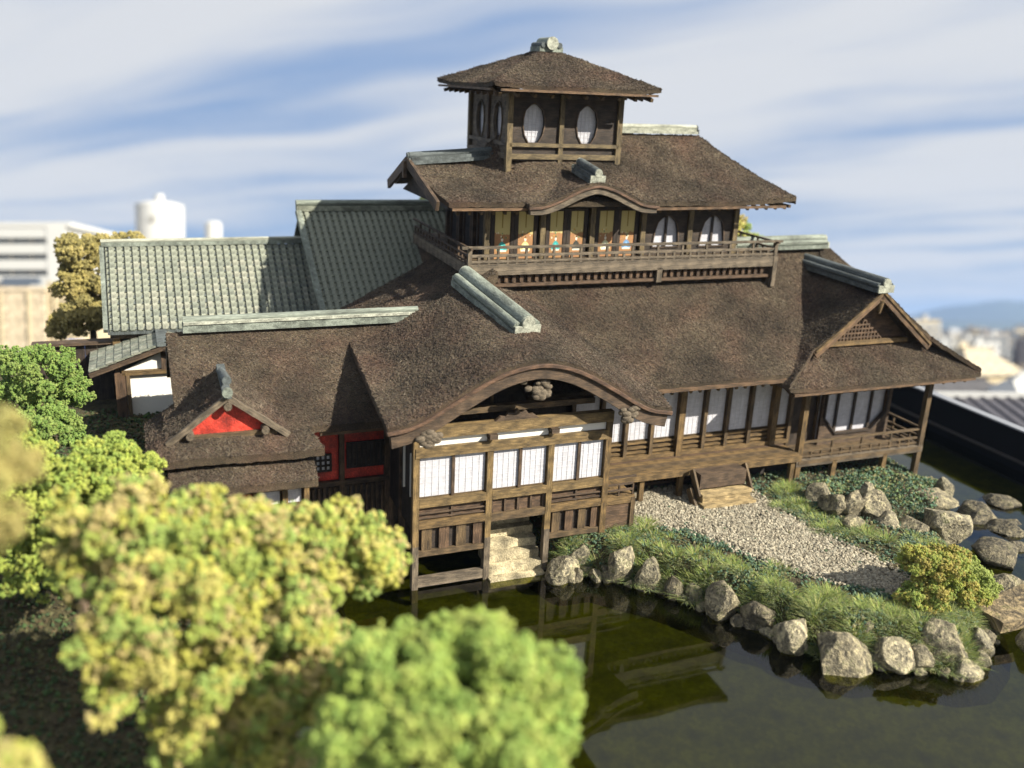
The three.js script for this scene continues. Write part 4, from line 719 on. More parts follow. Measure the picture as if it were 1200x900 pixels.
const shore = 'boulders along the pond edge', back = 'boulders below the right wing', wet = 'low rocks standing in the shallows', name5 = [
  // x, base y, z, width, height, tone, label, group
  [3.67, -0.1, 0.62, 0.78, 0.78, 1, 'pale rounded boulder at the water beside the porch\'s right pile', shore],
  [4.22, 0.2, 0.3, 0.52, 0.56, 2, 'grey boulder tucked behind the pale one beside the porch', shore],
  [4.36, -0.05, 0.55, 0.34, 0.3, 1, 'fist-sized stone at the waterline next to the porch boulders', shore],
  [4.85, 0.05, 0.75, 0.34, 0.34, 0, 'small stone left of the tall pointed rock', shore],
  [5.05, -0.2, 1.12, 0.62, 1.5, 1, 'tall pointed rock rising through the grass on the near shore', shore],
  [5.5, -0.2, 1.65, 0.62, 1.1, 2, 'upright split boulder just right of the tall pointed rock', shore],
  [5.99, -0.1, 2.15, 0.6, 0.75, 3, 'dark low boulder under the overhanging grass, near middle of the shore', shore],
  [6.28, -0.1, 2.5, 0.45, 0.6, 0, 'small brown stone between dark low boulder and broad boulder', shore],
  [6.56, -0.15, 3.25, 0.85, 1.05, 0, 'broad brown boulder halfway along the near shore', shore],
  [7.1, -0.15, 3.85, 0.8, 0.95, 3, 'dark shaded boulder right of the broad brown one', shore],
  [7.33, -0.15, 4.85, 0.85, 0.95, 1, 'pale square boulder standing forward in the water', shore],
  [8.1, 0.2, 4.75, 0.5, 0.66, 2, 'grey stone set high in the grass behind the pale square boulder', shore],
  [7.95, -0.2, 5.75, 1.25, 1.05, 0, 'largest boulder of the near shore, round-topped with pale streaks', shore],
  [8.85, 0.2, 5.45, 0.46, 0.66, 2, 'oval stone perched between the two big front boulders', shore],
  [9.03, -0.15, 6.0, 0.95, 0.85, 1, 'wide pale boulder right of the largest one', shore],
  [9.6, -0.1, 6.35, 0.62, 0.66, 0, 'small boulder between the wide pale one and the corner rocks', shore],
  [10.25, -0.2, 6.3, 1.1, 1.2, 0, 'big mottled corner rock below the yellow bush', shore],
  [10.3, -0.15, 6.95, 0.66, 0.55, 1, 'wet gleaming stone at the foot of the corner rock', shore],
  [11.1, -0.1, 6.45, 0.65, 0.85, 2, 'dark rock at the outermost corner, right of the wet stone', shore],
  [11.7, -0.1, 6.1, 0.6, 0.6, 3, 'dark stone beneath the stone slab', shore],
  [13.25, 0.55, 0.3, 0.62, 0.75, 1, 'smooth round-topped boulder nearest the gallery stilts', back],
  [12.2, 0.45, 0.95, 0.66, 1.0, 0, 'upright brown boulder beside the grass strip', back],
  [12.83, 0.4, 1.05, 0.85, 0.95, 0, 'bulky mottled boulder in the middle of the rock group', back],
  [12.9, 0.3, 1.55, 0.8, 0.68, 1, 'pale flat-faced boulder in front of the bulky one', back],
  [13.5, 0.2, 2.0, 0.9, 0.75, 0, 'angular boulder left of the biggest pale one', back],
  [14.62, -0.05, 1.95, 1.3, 1.2, 1, 'biggest pale angular boulder beside the stream', back],
  [16.05, 0.05, 0.1, 1.25, 0.6, 0, 'long flat slab-like rock below the wing\'s right post', back],
  [16.95, -0.05, -0.3, 0.52, 0.75, 2, 'pointed stone at the water beyond the long flat rock', back],
  [11.85, 0.6, 0.75, 0.78, 0.7, 0, 'half-buried boulder among the leaves below the gallery edge', back],
  [11.95, 0.7, -0.05, 0.72, 0.55, 2, 'low grey stone under the gallery corner post', back],
  [12.63, 0.3, 2.3, 0.64, 0.45, 3, 'low dark stone at the foot of the rock group', back],
  [11.75, 0.5, 1.6, 0.6, 0.52, 0, 'small brown stone between grass strip and rock group', back],
  [17.16, -0.22, 0.9, 1.3, 0.55, 3, 'long wet rock lying in the water past the biggest boulder', wet],
  [18.67, -0.2, 0.35, 1.0, 0.42, 3, 'farthest wet rock, near the black wall', wet],
  [17.17, -0.2, 1.85, 0.85, 0.42, 3, 'low wet rock in the middle of the stream', wet],
  [15.55, -0.22, 3.0, 1.25, 0.6, 3, 'broad wet rock nearest the yellow bush', wet],
  [16.63, -0.18, 2.85, 0.55, 0.38, 3, 'small wet rock right of the broad one', wet],
  [17.95, -0.12, 1.5, 0.45, 0.2, 3, 'tiny wet stone just breaking the surface', wet],
  [14.2, -0.15, 4.65, 0.8, 0.6, 0, 'brown rock at the right edge, behind the stone slab', wet],
  [12.6, -0.15, 6.75, 0.75, 0.65, 1, 'pale wet rock in front of the stone slab', wet],
  [13.1, 0.1, 4.35, 0.7, 0.6, 2, 'grey rock between the bush and the stone slab', wet],
  [12.3, 0.0, 5.75, 0.6, 0.45, 0, 'stone carrying the near end of the slab', wet],
];
{ const R = rng(321); for (let k = 0; k < 26; k++) { const i = 2 + (k % 16), f = R(), [ax, az] = SHORE[i], [cx, cz] = SHORE[i + 1], w = 0.2 + 0.22 * R(), L = Math.hypot(cx - ax, cz - az), off = -0.06 + 0.2 * R(); name5.push([ax + (cx - ax) * f + (cz - az) / L * off, -0.06, az + (cz - az) * f - (cx - ax) / L * off, w, w * (0.7 + 0.5 * R()), R() * 4 | 0, 'small wet stone wedged between the boulders at the waterline', 'small stones along the waterline']); } }
name5.forEach(([x, y, z, w, h, t, label, group], i) => {
  if (group === shore) { w *= 0.95; h *= 0.88; y -= 0.03; }
  const m = shade(new THREE.Mesh(rockGeo(w, h, w * (0.8 + 0.25 * ((i * 37) % 10) / 10), 200 + i * 7), rockMats[t])); m.name = numbered('boulder'); m.position.set(x, y + h * 0.46, z); m.rotation.y = i * 1.3; tag(m, label, 'rock', group); inTray(m);
});
{ // stone slab bridge at the right edge
  const g = new THREE.BoxGeometry(2.6, 0.26, 0.95, 26, 4, 10), p = g.attributes.position; for (let i = 0; i < p.count; i++) { const x = p.getX(i), y = p.getY(i), z = p.getZ(i); p.setXYZ(i, x + 0.1 * n3(z * 2, y * 2, 1), y + 0.035 * fbm(x * 2, z * 2, 3, 3) - 0.02 * (Math.abs(z) > 0.4), z * (1 + 0.14 * n3(x * 1.3, 4, 2)) * (1 - 0.2 * Math.pow(Math.abs(x) / 1.3, 4))); g.attributes.uv.setXY(i, x * 0.6, z * 0.6 + y); }
  g.computeVertexNormals(); const m = shade(new THREE.Mesh(g, std(rgb(0.72, 0.60, 0.44), { map: rockMap, bumpMap: rockBump, bumpScale: 0.04 }))); m.name = 'stone_slab_bridge'; m.position.set(13.3, 0.5, 5.75); m.rotation.set(0.02, 0.12, 0.03); tag(m, 'flat tan stone slab bridging the water at the right edge', 'slab'); inTray(m);
}
// ------------------------------------------------------------------ gravel, grass, leaves on the garden
const GRAVEL = [[6.5, -1.6], [6.0, -0.4], [6.3, 0.05], [7.2, 0.45], [7.75, 1.4], [8.1, 2.4], [8.75, 3.3], [9.5, 4.15], [10.3, 4.75], [10.95, 4.65], [11.0, 3.6], [10.65, 2.4], [10.45, 0.9], [10.3, -0.6], [10.4, -1.9], [6.7, -2.0]];
function scatter(name, geo, mat, n, sampler, label, cat) {
  const mats = [], cols = []; let tries = 0; while (mats.length < n && tries++ < n * 12) { const r = sampler(); if (r) { mats.push(r[0]); cols.push(r[1]); } }
  const im = shade(new THREE.InstancedMesh(geo, mat, mats.length)); im.name = name; mats.forEach((m, i) => { im.setMatrixAt(i, m); im.setColorAt(i, cols[i]); });
  if (label) { tag(im, label, cat, null, 'stuff'); inTray(im); } return im;
}
const plain = std(rgb(1, 1, 1), { roughness: 0.9 });
{
  const R = rng(11), q = new THREE.Quaternion(), e = new THREE.Euler();
  let g = new THREE.IcosahedronGeometry(0.5, 1); const p = g.attributes.position; for (let i = 0; i < p.count; i++) { const x = p.getX(i), y = p.getY(i), z = p.getZ(i), s = 1 + 0.5 * n3(x * 3, y * 3, z * 3); p.setXYZ(i, x * s, y * s * 0.8, z * s); } g.computeVertexNormals();
  const tones = [[0.23, 0.20, 0.145], [0.31, 0.275, 0.20], [0.16, 0.14, 0.10], [0.27, 0.25, 0.19], [0.38, 0.34, 0.255]];
  scatter('gravel', g, plain, 15000, () => {
    const x = 5.8 + 5.4 * R(), z = -2 + 6.9 * R(), d = edgeDist(GRAVEL, x, z); if (d < -0.18 || (d < 0.1 && R() > 0.35)) return null;
    const s = 0.045 + 0.055 * R(); q.setFromEuler(e.set(R() * 6, R() * 6, R() * 6)); const t = tones[R() * 5 | 0], k = 0.85 + 0.3 * R();
    return [new THREE.Matrix4().compose(V(x, islandH(x, z) + 0.012 + 0.03 * R(), z), q, V(s * (0.8 + 0.6 * R()), s, s)), rgb(t[0] * k, t[1] * k, t[2] * k)];
  }, 'pale grey gravel path fanning out from the wooden steps', 'gravel');
}
{
  const blade = (() => { const g = new THREE.BufferGeometry(), P = [], I = [], w = 0.5; for (let k = 0; k < 3; k++) { const y = k / 3, ww = w * (1 - k / 3.4), b = 0.35 * y * y; P.push(-ww, y, b, ww, y, b); } P.push(0, 1, 0.35); I.push(0, 1, 3, 0, 3, 2, 2, 3, 5, 2, 5, 4, 4, 5, 6); g.setAttribute('position', new THREE.Float32BufferAttribute(P, 3)); g.setIndex(I); g.setAttribute('uv', new THREE.Float32BufferAttribute(new Float32Array(14), 2)); g.computeVertexNormals(); return g; })();
  const leafy = new THREE.MeshPhysicalMaterial({ color: rgb(1, 1, 1), roughness: 0.8, transmission: 0.35, thickness: 0 });
  const R = rng(23), q = new THREE.Quaternion(), e = new THREE.Euler();
  // tufts: x, z, radius, blades, height
  const tufts = []; const tuft = (x, z, r, n, h) => tufts.push([x, z, r, n, h]);
  for (let i = 0; i < 170; i++) { // band behind the near shore
    const k = R() * 17, a = 2 + (k | 0), f = k % 1, [ax, az] = SHORE[a], [bx1, bz1] = SHORE[a + 1], dx = bx1 - ax, dz = bz1 - az, L = Math.hypot(dx, dz), off = 0.12 + Math.pow(R(), 1.4) * 1.5;
    const x = ax + dx * f + dz / L * off, z = az + dz * f - dx / L * off; if (edgeDist(GRAVEL, x, z) > -0.12 || edgeDist(SHORE, x, z) < 0.06) continue; tuft(x, z, 0.08 + 0.15 * R(), 110, 0.13 + 0.22 * R() * R() + 0.05);
  }
  for (const [x, z, n] of [[5.3, 0.6, 6], [5.9, 1.4, 6], [6.9, 2.6, 7], [7.6, 3.6, 6], [8.3, 4.6, 6], [8.1, 5.2, 3], [9.3, 5.3, 6], [10.2, 5.7, 6], [11.2, 5.6, 7], [11.9, 4.9, 5], [12.3, 3.6, 4], [10.9, 0.3, 6], [11.2, -0.7, 7], [11.1, 1.4, 7], [11.5, 2.3, 5], [6.2, -0.2, 3], [5.4, -0.2, 5]]) for (let k = 0; k < n; k++) tuft(x + (R() - 0.5) * 0.9, z + (R() - 0.5) * 0.7, 0.16 + 0.1 * R(), 150, 0.2 + 0.16 * R());
  for (let k = 2; k < 17; k++) for (let m = 0; m < 2; m++) { const [ax, az] = SHORE[k], [cx, cz] = SHORE[k + 1], f = R(), dx = cx - ax, dz = cz - az, L = Math.hypot(dx, dz), off = 0.28 + 0.3 * R(); tuft(ax + dx * f + dz / L * off, az + dz * f - dx / L * off, 0.2 + 0.12 * R(), 200, 0.27 + 0.15 * R()); }
  const list = []; for (const t of tufts) for (let k = 0; k < t[3]; k++) list.push(t); let ii = 0;
  const gc = [[0.20, 0.28, 0.04], [0.26, 0.33, 0.055], [0.15, 0.22, 0.035], [0.33, 0.37, 0.08], [0.38, 0.37, 0.13], [0.12, 0.19, 0.04]];
  scatter('grass', blade, leafy, list.length, () => {
    const [x, z, r, , h] = list[ii++ % list.length], a = R() * 6.283, d = Math.sqrt(R()) * r, px = x + Math.cos(a) * d, pz = z + Math.sin(a) * d, hh = h * (0.6 + 0.6 * R()), y = Math.max(islandH(px, pz), 0.06);
    e.set((0.15 + 0.75 * d / r + 0.2 * R()) * 1, 0, 0); q.setFromEuler(e); const qy = new THREE.Quaternion().setFromAxisAngle(V(0, 1, 0), Math.PI / 2 - a + (R() - 0.5) * 1.2); const c = gc[R() * 6 | 0], k = 0.75 + 0.5 * R();
    return [new THREE.Matrix4().compose(V(px, y - 0.01, pz), qy.multiply(q), V(0.014 + 0.010 * R(), hh, hh)), rgb(c[0] * k, c[1] * k, c[2] * k)];
  }, 'tufts of green grass on the bank between gravel and pond', 'grass');
  // crumbs of low leaves
  const crumb = new THREE.OctahedronGeometry(0.5, 0); crumb.scale(1, 0.55, 1);
  const lc = [[0.09, 0.15, 0.05], [0.05, 0.11, 0.055], [0.06, 0.13, 0.07], [0.13, 0.17, 0.045], [0.22, 0.20, 0.08], [0.06, 0.09, 0.035]];
  scatter('ground_cover', crumb, leafy, 19000, () => {
    const x = 3.5 + 14 * R(), z = -3 + 10.2 * R(), d = edgeDist(SHORE, x, z); if (d < 0.12) return null; if (edgeDist(GRAVEL, x, z) > -0.03 && R() > 0.012) return null;
    const n = fbm(x * 0.9, 6, z * 0.9, 3); if (n < 0.0 && R() > 0.2) return null;
    const s = 0.05 + 0.07 * R(), teal = sstep(-0.1, 0.3, fbm(x * 0.6 + 4, 2, z * 0.6, 2)), c = lc[R() < teal * 0.7 ? 1 + (R() * 2 | 0) : R() * 6 | 0], k = 0.8 + 0.5 * R(); q.setFromEuler(e.set(R() * 6, R() * 6, R() * 6));
    return [new THREE.Matrix4().compose(V(x, Math.max(islandH(x, z), 0) + 0.01 + 0.06 * R(), z), q, V(s, s, s)), rgb(c[0] * k, c[1] * k, c[2] * k)];
  }, 'blue-green low leaves and moss covering the garden soil', 'ground cover');
  // creeping plants by the gallery stilts
  const plants = [[13.9, -0.6, 0.75], [15.1, 0.1, 0.9], [15.9, -0.7, 0.75], [12.6, -0.6, 0.5], [16.9, -0.9, 0.5], [15.2, -1.3, 0.6]];
  plants.forEach(([x, z, r], i) => {
    const g = grp(numbered('leafy_plant')); g.position.set(x, islandH(x, z), z);
    const l = []; for (let k = 0; k < 5; k++) { const a = k * 1.26; l.push(bar(V(0, -0.05, 0), V(Math.cos(a) * r * 0.5, r * 0.4, Math.sin(a) * r * 0.4), 0.025, 0.025)); } mesh('stem', merge(l), M.umber, g);
    let c = 0; const im = scatter('foliage', crumb, leafy, 420, () => { c++; const a = R() * 6.283, u = Math.sqrt(R()), y = R() * (1 - u * 0.55); const b = lc[R() * 5 | 0], k = 1.0 + 0.9 * R(), s = 0.06 + 0.06 * R(); q.setFromEuler(e.set(R() * 6, R() * 6, R() * 6)); if (n3(Math.cos(a) * u * 3 + i, y * 3, Math.sin(a) * u * 3) < -0.25) return null; return [new THREE.Matrix4().compose(V(Math.cos(a) * u * r, y * r * 0.75, Math.sin(a) * u * r * 0.85), q, V(s, s, s)), rgb(b[0] * k, b[1] * k, b[2] * k)]; });
    im.userData.kind = 'stuff'; g.add(im);
    tag(g, ['dark green leafy plant between the gallery\'s middle stilts', 'bushy blue-green plant right of the smooth round boulder', 'leafy plant under the wing\'s right corner post', 'low leafy plant by the gallery\'s left corner post', 'small leafy plant at the water\'s edge behind the flat rock', 'leafy plant in the shade below the gallery floor'][i], 'plant', 'leafy plants under the gallery'); inTray(g);
  });
}
// leaf litter and dark scrub on the near-left bank
{
  const R = rng(29), q = new THREE.Quaternion(), e = new THREE.Euler(), g = new THREE.OctahedronGeometry(0.5, 0); g.scale(1, 0.5, 1); const tn = [[0.05, 0.065, 0.02], [0.035, 0.06, 0.022], [0.06, 0.045, 0.02], [0.08, 0.075, 0.03], [0.04, 0.075, 0.02]];
  scatter('leaf_litter', g, plain, 24000, () => { const x = -12 + 11 * R(), z = -8 + 20 * R(); if (edgeDist(BANK, x, z) < 0.1) return null; const c = tn[R() * 5 | 0], k = 0.7 + 0.6 * R(), s = 0.06 + 0.09 * R(); q.setFromEuler(e.set(R() * 6, R() * 6, R() * 6)); return [new THREE.Matrix4().compose(V(x, bankH(x, z) + 0.05 * R(), z), q, V(s, s, s)), rgb(c[0] * k, c[1] * k, c[2] * k)]; }, 'brown and green litter on the shaded bank at the left', 'leaf litter');
}

// ------------------------------------------------------------------ trees and bushes: limbs carrying puffs of fine leaf clumps
const clump = (() => { const R = rng(5), l = []; for (let k = 0; k < 5; k++) { const g = new THREE.OctahedronGeometry(0.24 + 0.16 * R(), 0); g.scale(1, 0.7 + 0.5 * R(), 0.8 + 0.4 * R()); g.rotateX(R() * 6); g.rotateY(R() * 6); const a = R() * 6.28, b = Math.acos(2 * R() - 1), r = 0.34; g.translate(Math.sin(b) * Math.cos(a) * r, Math.cos(b) * r, Math.sin(b) * Math.sin(a) * r); l.push(g); } return merge(l); })();
const foam = new THREE.MeshPhysicalMaterial({ color: rgb(1, 1, 1), roughness: 0.9, transmission: 0.3, thickness: 0 });
const bark = wood(0.22, 0.16, 0.11);
// lobes: [x, y, z, r] round the foot (x, y, z); puffs sit on each lobe, bits on each puff
function tree(name, label, category, foot, lobes, tones, o = {}) {
  const g = grp(numbered(name)); g.position.copy(foot); const R = rng(o.seed || 1), bit = o.bit || 0.1, puffR = o.puff || 0.26, per = o.per || 70;
  const c = V(0, 0, 0); lobes.forEach(l => c.add(V(l[0], l[1], l[2]))); c.multiplyScalar(1 / lobes.length).sub(foot);
  const th = o.trunk || 0.13, fork = V(c.x * 0.55, c.y * 0.5, c.z * 0.55), tube = (a, m, b, r0, r1) => { const cv = new THREE.CatmullRomCurve3([a, m, b]), q = new THREE.TubeGeometry(cv, 10, 1, 7), p = q.attributes.position; for (let i = 0; i < p.count; i++) { const k = Math.floor(i / 8) / 10, ct = cv.getPointAt(k), r = lerp(r0, r1, k) * (1 + 0.2 * n3(p.getX(i) * 9, p.getY(i) * 9, p.getZ(i) * 9)); p.setXYZ(i, ct.x + (p.getX(i) - ct.x) * r, ct.y + (p.getY(i) - ct.y) * r, ct.z + (p.getZ(i) - ct.z) * r); } q.computeVertexNormals(); return q; };
  mesh('trunk', tube(V(0, -0.15, 0), V(c.x * 0.2 + 0.05, c.y * 0.25, c.z * 0.25), fork, th, th * 0.72), bark, g);
  const limbs = lobes.map(l => { const e = V(l[0], l[1], l[2]).sub(foot); return tube(fork.clone(), fork.clone().lerp(e, 0.5).add(V(0.08 * (R() - 0.5), -0.1, 0)), e, th * 0.55, th * 0.15); }); mesh('limbs', merge(limbs), bark, g);
  const mats = [], cols = [], q = new THREE.Quaternion(), e = new THREE.Euler(), all = [...lobes];
  for (const [lx, ly, lz, lr] of lobes) for (let k = 0; k < 7; k++) { const d = V(R() - 0.5, (R() - 0.5) * 0.8, R() - 0.5).normalize(), f = lr * (0.85 + 0.2 * R()); all.push([lx + d.x * f, ly + d.y * f * 0.85, lz + d.z * f, lr * (0.26 + 0.14 * R())]); }
  for (const [lx, ly, lz, lr] of all) {
    const n = Math.round((o.dense || 4.6) * Math.pow(lr / puffR, 2));
    for (let k = 0; k < n; k++) {
      const d = V(R() - 0.5, R() - 0.5, R() - 0.5).normalize(), sh = lr * (0.6 + 0.52 * Math.pow(R(), 0.8)); if (d.y < -0.45 && R() > 0.35) continue;
      const pc = V(lx + d.x * sh, ly + d.y * sh * 0.85, lz + d.z * sh).sub(foot), pr = puffR * (0.55 + 0.75 * R()); if (n3(pc.x * 1.3 + 3, pc.y * 1.3, pc.z * 1.3) < -0.3) continue;
      const tone = tones[Math.min(tones.length - 1, R() * tones.length | 0)], m = per * Math.pow(pr / puffR, 2);
      for (let b = 0; b < m; b++) {
        const u = V(R() - 0.5, R() - 0.5, R() - 0.5).normalize().multiplyScalar(pr * (0.55 + 0.5 * Math.sqrt(R()))); u.y *= 0.8;
        const s = bit * (0.6 + 0.8 * R()), t = R() < 0.22 ? tones[R() * tones.length | 0] : tone, kk = 0.82 + 0.36 * R(); q.setFromEuler(e.set(R() * 6, R() * 6, R() * 6));
        mats.push(new THREE.Matrix4().compose(pc.clone().add(u), q, V(s, s, s))); cols.push(rgb(t[0] * kk, t[1] * kk, t[2] * kk));
      }
    }
  }
  const im = shade(new THREE.InstancedMesh(clump, foam, mats.length)); im.name = 'crown'; im.userData.kind = 'stuff'; mats.forEach((m, i) => { im.setMatrixAt(i, m); im.setColorAt(i, cols[i]); }); g.add(im);
  tag(g, label, category); return inTray(g);
}
const yel = [[0.50, 0.49, 0.085], [0.40, 0.48, 0.09], [0.58, 0.53, 0.14], [0.31, 0.42, 0.09], [0.54, 0.45, 0.17]];
tree('foreground_tree', 'large blurred yellow-green tree filling the lower left foreground', 'tree', V(-5.0, 0.6, 6.6), [[-6.15, 5.27, 6.04, 0.92], [-5.02, 4.94, 6.28, 1.0], [-4.05, 4.67, 6.31, 0.9], [-2.95, 4.5, 5.92, 0.72], [-2.42, 4.3, 5.98, 0.44], [-5.56, 4.42, 7.1, 1.0], [-4.33, 4.02, 7.2, 1.05], [-5.94, 3.87, 7.5, 0.6], [-4.99, 3.57, 7.7, 0.82], [-3.94, 3.41, 7.7, 0.62], [-5.35, 3.0, 8.0, 0.55], [-4.45, 2.8, 8.1, 0.5]], yel, { seed: 3, bit: 0.085, puff: 0.175, per: 30, dense: 5.4 });
tree('foreground_tree', 'fresh green tree at the bottom edge in front of the pond', 'tree', V(-2.2, 0.5, 10.6), [[-2.99, 4.75, 9.77, 0.68], [-2.13, 5.0, 10.15, 0.58], [-1.56, 4.6, 10.29, 0.58], [-2.68, 4.5, 10.55, 0.8], [-1.39, 4.1, 10.66, 0.42], [-3.62, 4.35, 10.21, 0.52], [-2.06, 4.2, 10.9, 0.72], [-2.18, 5.05, 9.63, 0.36]], [[0.38, 0.49, 0.09], [0.29, 0.43, 0.08], [0.46, 0.53, 0.12], [0.33, 0.45, 0.09]], { seed: 4, bit: 0.07, puff: 0.14, per: 30, dense: 5.4 });
tree('garden_tree', 'rounded lime-green tree at the left edge behind the blurred foreground tree', 'tree', V(-7.2, 0.9, 1.0), [[-7.82, 3.45, 0.86, 1.0], [-6.73, 3.85, 0.83, 0.88], [-6.11, 3.85, 0.72, 0.66], [-7.52, 2.95, 1.73, 0.85], [-8.09, 4.2, 0.13, 0.66], [-6.57, 4.05, 0.0, 0.52]], [[0.36, 0.44, 0.06], [0.42, 0.47, 0.075], [0.29, 0.39, 0.06]], { seed: 5, bit: 0.07, puff: 0.14, per: 26, dense: 5.2 });
tree('foreground_tree', 'soft ochre-yellow branch tip of a near tree at the left edge', 'tree', V(-8.6, 0.6, 9.6), [[-7.2, 7.75, 9.36, 0.26], [-7.35, 7.22, 9.47, 0.3], [-7.1, 8.06, 8.93, 0.18], [-8.2, 7.2, 9.6, 0.5], [-8.9, 7.6, 9.3, 0.6]], [[0.40, 0.34, 0.10], [0.36, 0.33, 0.09]], { seed: 6, bit: 0.085, puff: 0.2, trunk: 0.11 });
tree('foreground_tree', 'bright yellow-green twig end in the bottom left corner', 'tree', V(-8.4, 0.6, 11.4), [[-7.42, 5.2, 10.66, 0.42], [-7.9, 5.0, 11.0, 0.6], [-8.6, 5.3, 11.2, 0.7]], yel, { seed: 7, bit: 0.085, puff: 0.2 });
tree('garden_bush', 'sharp mid-green bush at the left in front of the dark wall', 'bush', V(-8.0, 2.2, -4.0), [[-7.89, 4.65, -4.13, 0.82], [-8.58, 4.1, -4.21, 0.52], [-7.83, 3.6, -3.21, 0.7], [-8.48, 3.4, -3.41, 0.5], [-7.4, 4.3, -4.14, 0.44]], [[0.16, 0.27, 0.04], [0.20, 0.31, 0.05], [0.26, 0.35, 0.07]], { seed: 8, bit: 0.065, puff: 0.13, per: 26, dense: 5 });
tree('autumn_tree', 'brown and ochre autumn tree behind the end of the sunlit tiled hall', 'tree', V(-7.3, 2.2, -14.6), [[-7.31, 5.6, -15.0, 0.7], [-7.76, 4.68, -14.86, 0.54], [-7.12, 4.31, -14.47, 0.6], [-7.44, 3.5, -14.38, 0.64], [-8.07, 3.3, -14.54, 0.36], [-6.4, 5.7, -15.0, 0.5], [-5.87, 5.98, -15.13, 0.36]], [[0.40, 0.34, 0.10], [0.46, 0.38, 0.12], [0.30, 0.26, 0.08]], { seed: 9, bit: 0.10, puff: 0.24 });
tree('garden_tree', 'yellow-green tree top showing behind the right end of the second floor', 'tree', V(16.2, 0.2, -11.4), [[15.85, 6.5, -11.1, 0.6], [16.5, 5.6, -11.3, 0.9], [16.0, 4.6, -11.4, 1.0]], yel, { seed: 10, bit: 0.10, puff: 0.24 });
tree('garden_tree', 'yellow-green tree top glimpsed left of the second floor, over the dark hall', 'tree', V(4.9, 0.2, -13.4), [[4.25, 7.05, -12.9, 0.6], [4.9, 6.0, -13.3, 0.9], [4.9, 4.8, -13.4, 1.0]], yel, { seed: 11, bit: 0.10, puff: 0.24 });
tree('garden_bush', 'golden-yellow bush on the tip of the bank above the corner rocks', 'bush', V(11.1, 0.45, 5.3), [[10.8, 1.6, 5.06, 0.5], [11.35, 1.5, 5.1, 0.48], [10.71, 0.98, 5.46, 0.44], [11.6, 0.83, 5.48, 0.42], [10.3, 0.92, 5.29, 0.34]], [[0.40, 0.40, 0.06], [0.44, 0.37, 0.08], [0.34, 0.40, 0.065], [0.27, 0.35, 0.06]], { seed: 12, bit: 0.055, puff: 0.14, trunk: 0.05 });
tree('garden_bush', 'fine light green bush right of the golden-yellow one', 'bush', V(12.2, 0.4, 4.9), [[12.1, 1.0, 5.1, 0.42], [12.5, 0.85, 4.75, 0.42], [11.9, 0.75, 4.9, 0.36], [12.6, 0.6, 5.1, 0.3]], [[0.30, 0.38, 0.07], [0.36, 0.42, 0.09]], { seed: 13, bit: 0.05, puff: 0.12, trunk: 0.04 });

// ------------------------------------------------------------------ the town beyond
const Mt = {
  pale: grain(0.80, 0.77, 0.70), white: std(rgb(0.50, 0.50, 0.48), { roughness: 0.85 }), beige: grain(1.0, 0.86, 0.64), cream: grain(0.92, 0.80, 0.55), greyw: grain(0.55, 0.56, 0.56), tan: grain(0.62, 0.54, 0.44),
  glass: std(rgb(0.10, 0.12, 0.15), { roughness: 0.25 }), pane: std(rgb(0.13, 0.145, 0.16), { roughness: 0.3 }), slate: grain(0.16, 0.16, 0.18), metal: std(rgb(0.16, 0.155, 0.185), { roughness: 0.55, map: grainMap }), brown: grain(0.26, 0.19, 0.15), blue: std(rgb(0.10, 0.16, 0.42), { roughness: 0.6 }), asphalt: grain(0.12, 0.12, 0.125),
};
{
  const g = new THREE.CircleGeometry(7500, 96); g.rotateX(-Math.PI / 2); const uv = g.attributes.uv; for (let i = 0; i < uv.count; i++) uv.setXY(i, g.attributes.position.getX(i) * 0.02, g.attributes.position.getZ(i) * 0.02);
  const m = mesh('town_ground', g, grain(0.26, 0.26, 0.23)); m.userData.kind = 'structure'; scene.add(m);
}
function ridge(label, x0, x1, z0, z1, h, seed, env) {
  const g = new THREE.PlaneGeometry(x1 - x0, z0 - z1, 120, 26); g.rotateX(-Math.PI / 2); g.translate((x0 + x1) / 2, 0, (z0 + z1) / 2); const p = g.attributes.position;
  for (let i = 0; i < p.count; i++) { const x = p.getX(i), z = p.getZ(i), v = (z - z1) / (z0 - z1), u = (x - x0) / (x1 - x0); p.setY(i, -4 + h * Math.sin(Math.PI * clamp(v)) * env(u) * (0.84 + 0.5 * fbm(x * 0.0011 + seed, 2, z * 0.0011, 4) + 0.12 * fbm(x * 0.006, seed, z * 0.006, 3))); }
  g.computeVertexNormals(); const m = shade(new THREE.Mesh(g, grain(0.10, 0.13, 0.09))); m.name = numbered('hills'); m.userData.kind = 'structure'; scene.add(m);
}
ridge('a', 900, 6000, -4600, -6400, 205, 1.7, u => sstep(0.17, 0.4, u) * (1 - 0.45 * sstep(0.42, 0.62, u)) + 0.35 * sstep(0.5, 0.8, u));
ridge('b', 400, 6000, -3600, -4600, 105, 5.2, u => 0.55 + 0.45 * sstep(0.1, 0.6, u));
ridge('c', -6500, 400, -4800, -6600, 150, 9.2, u => 0.7);
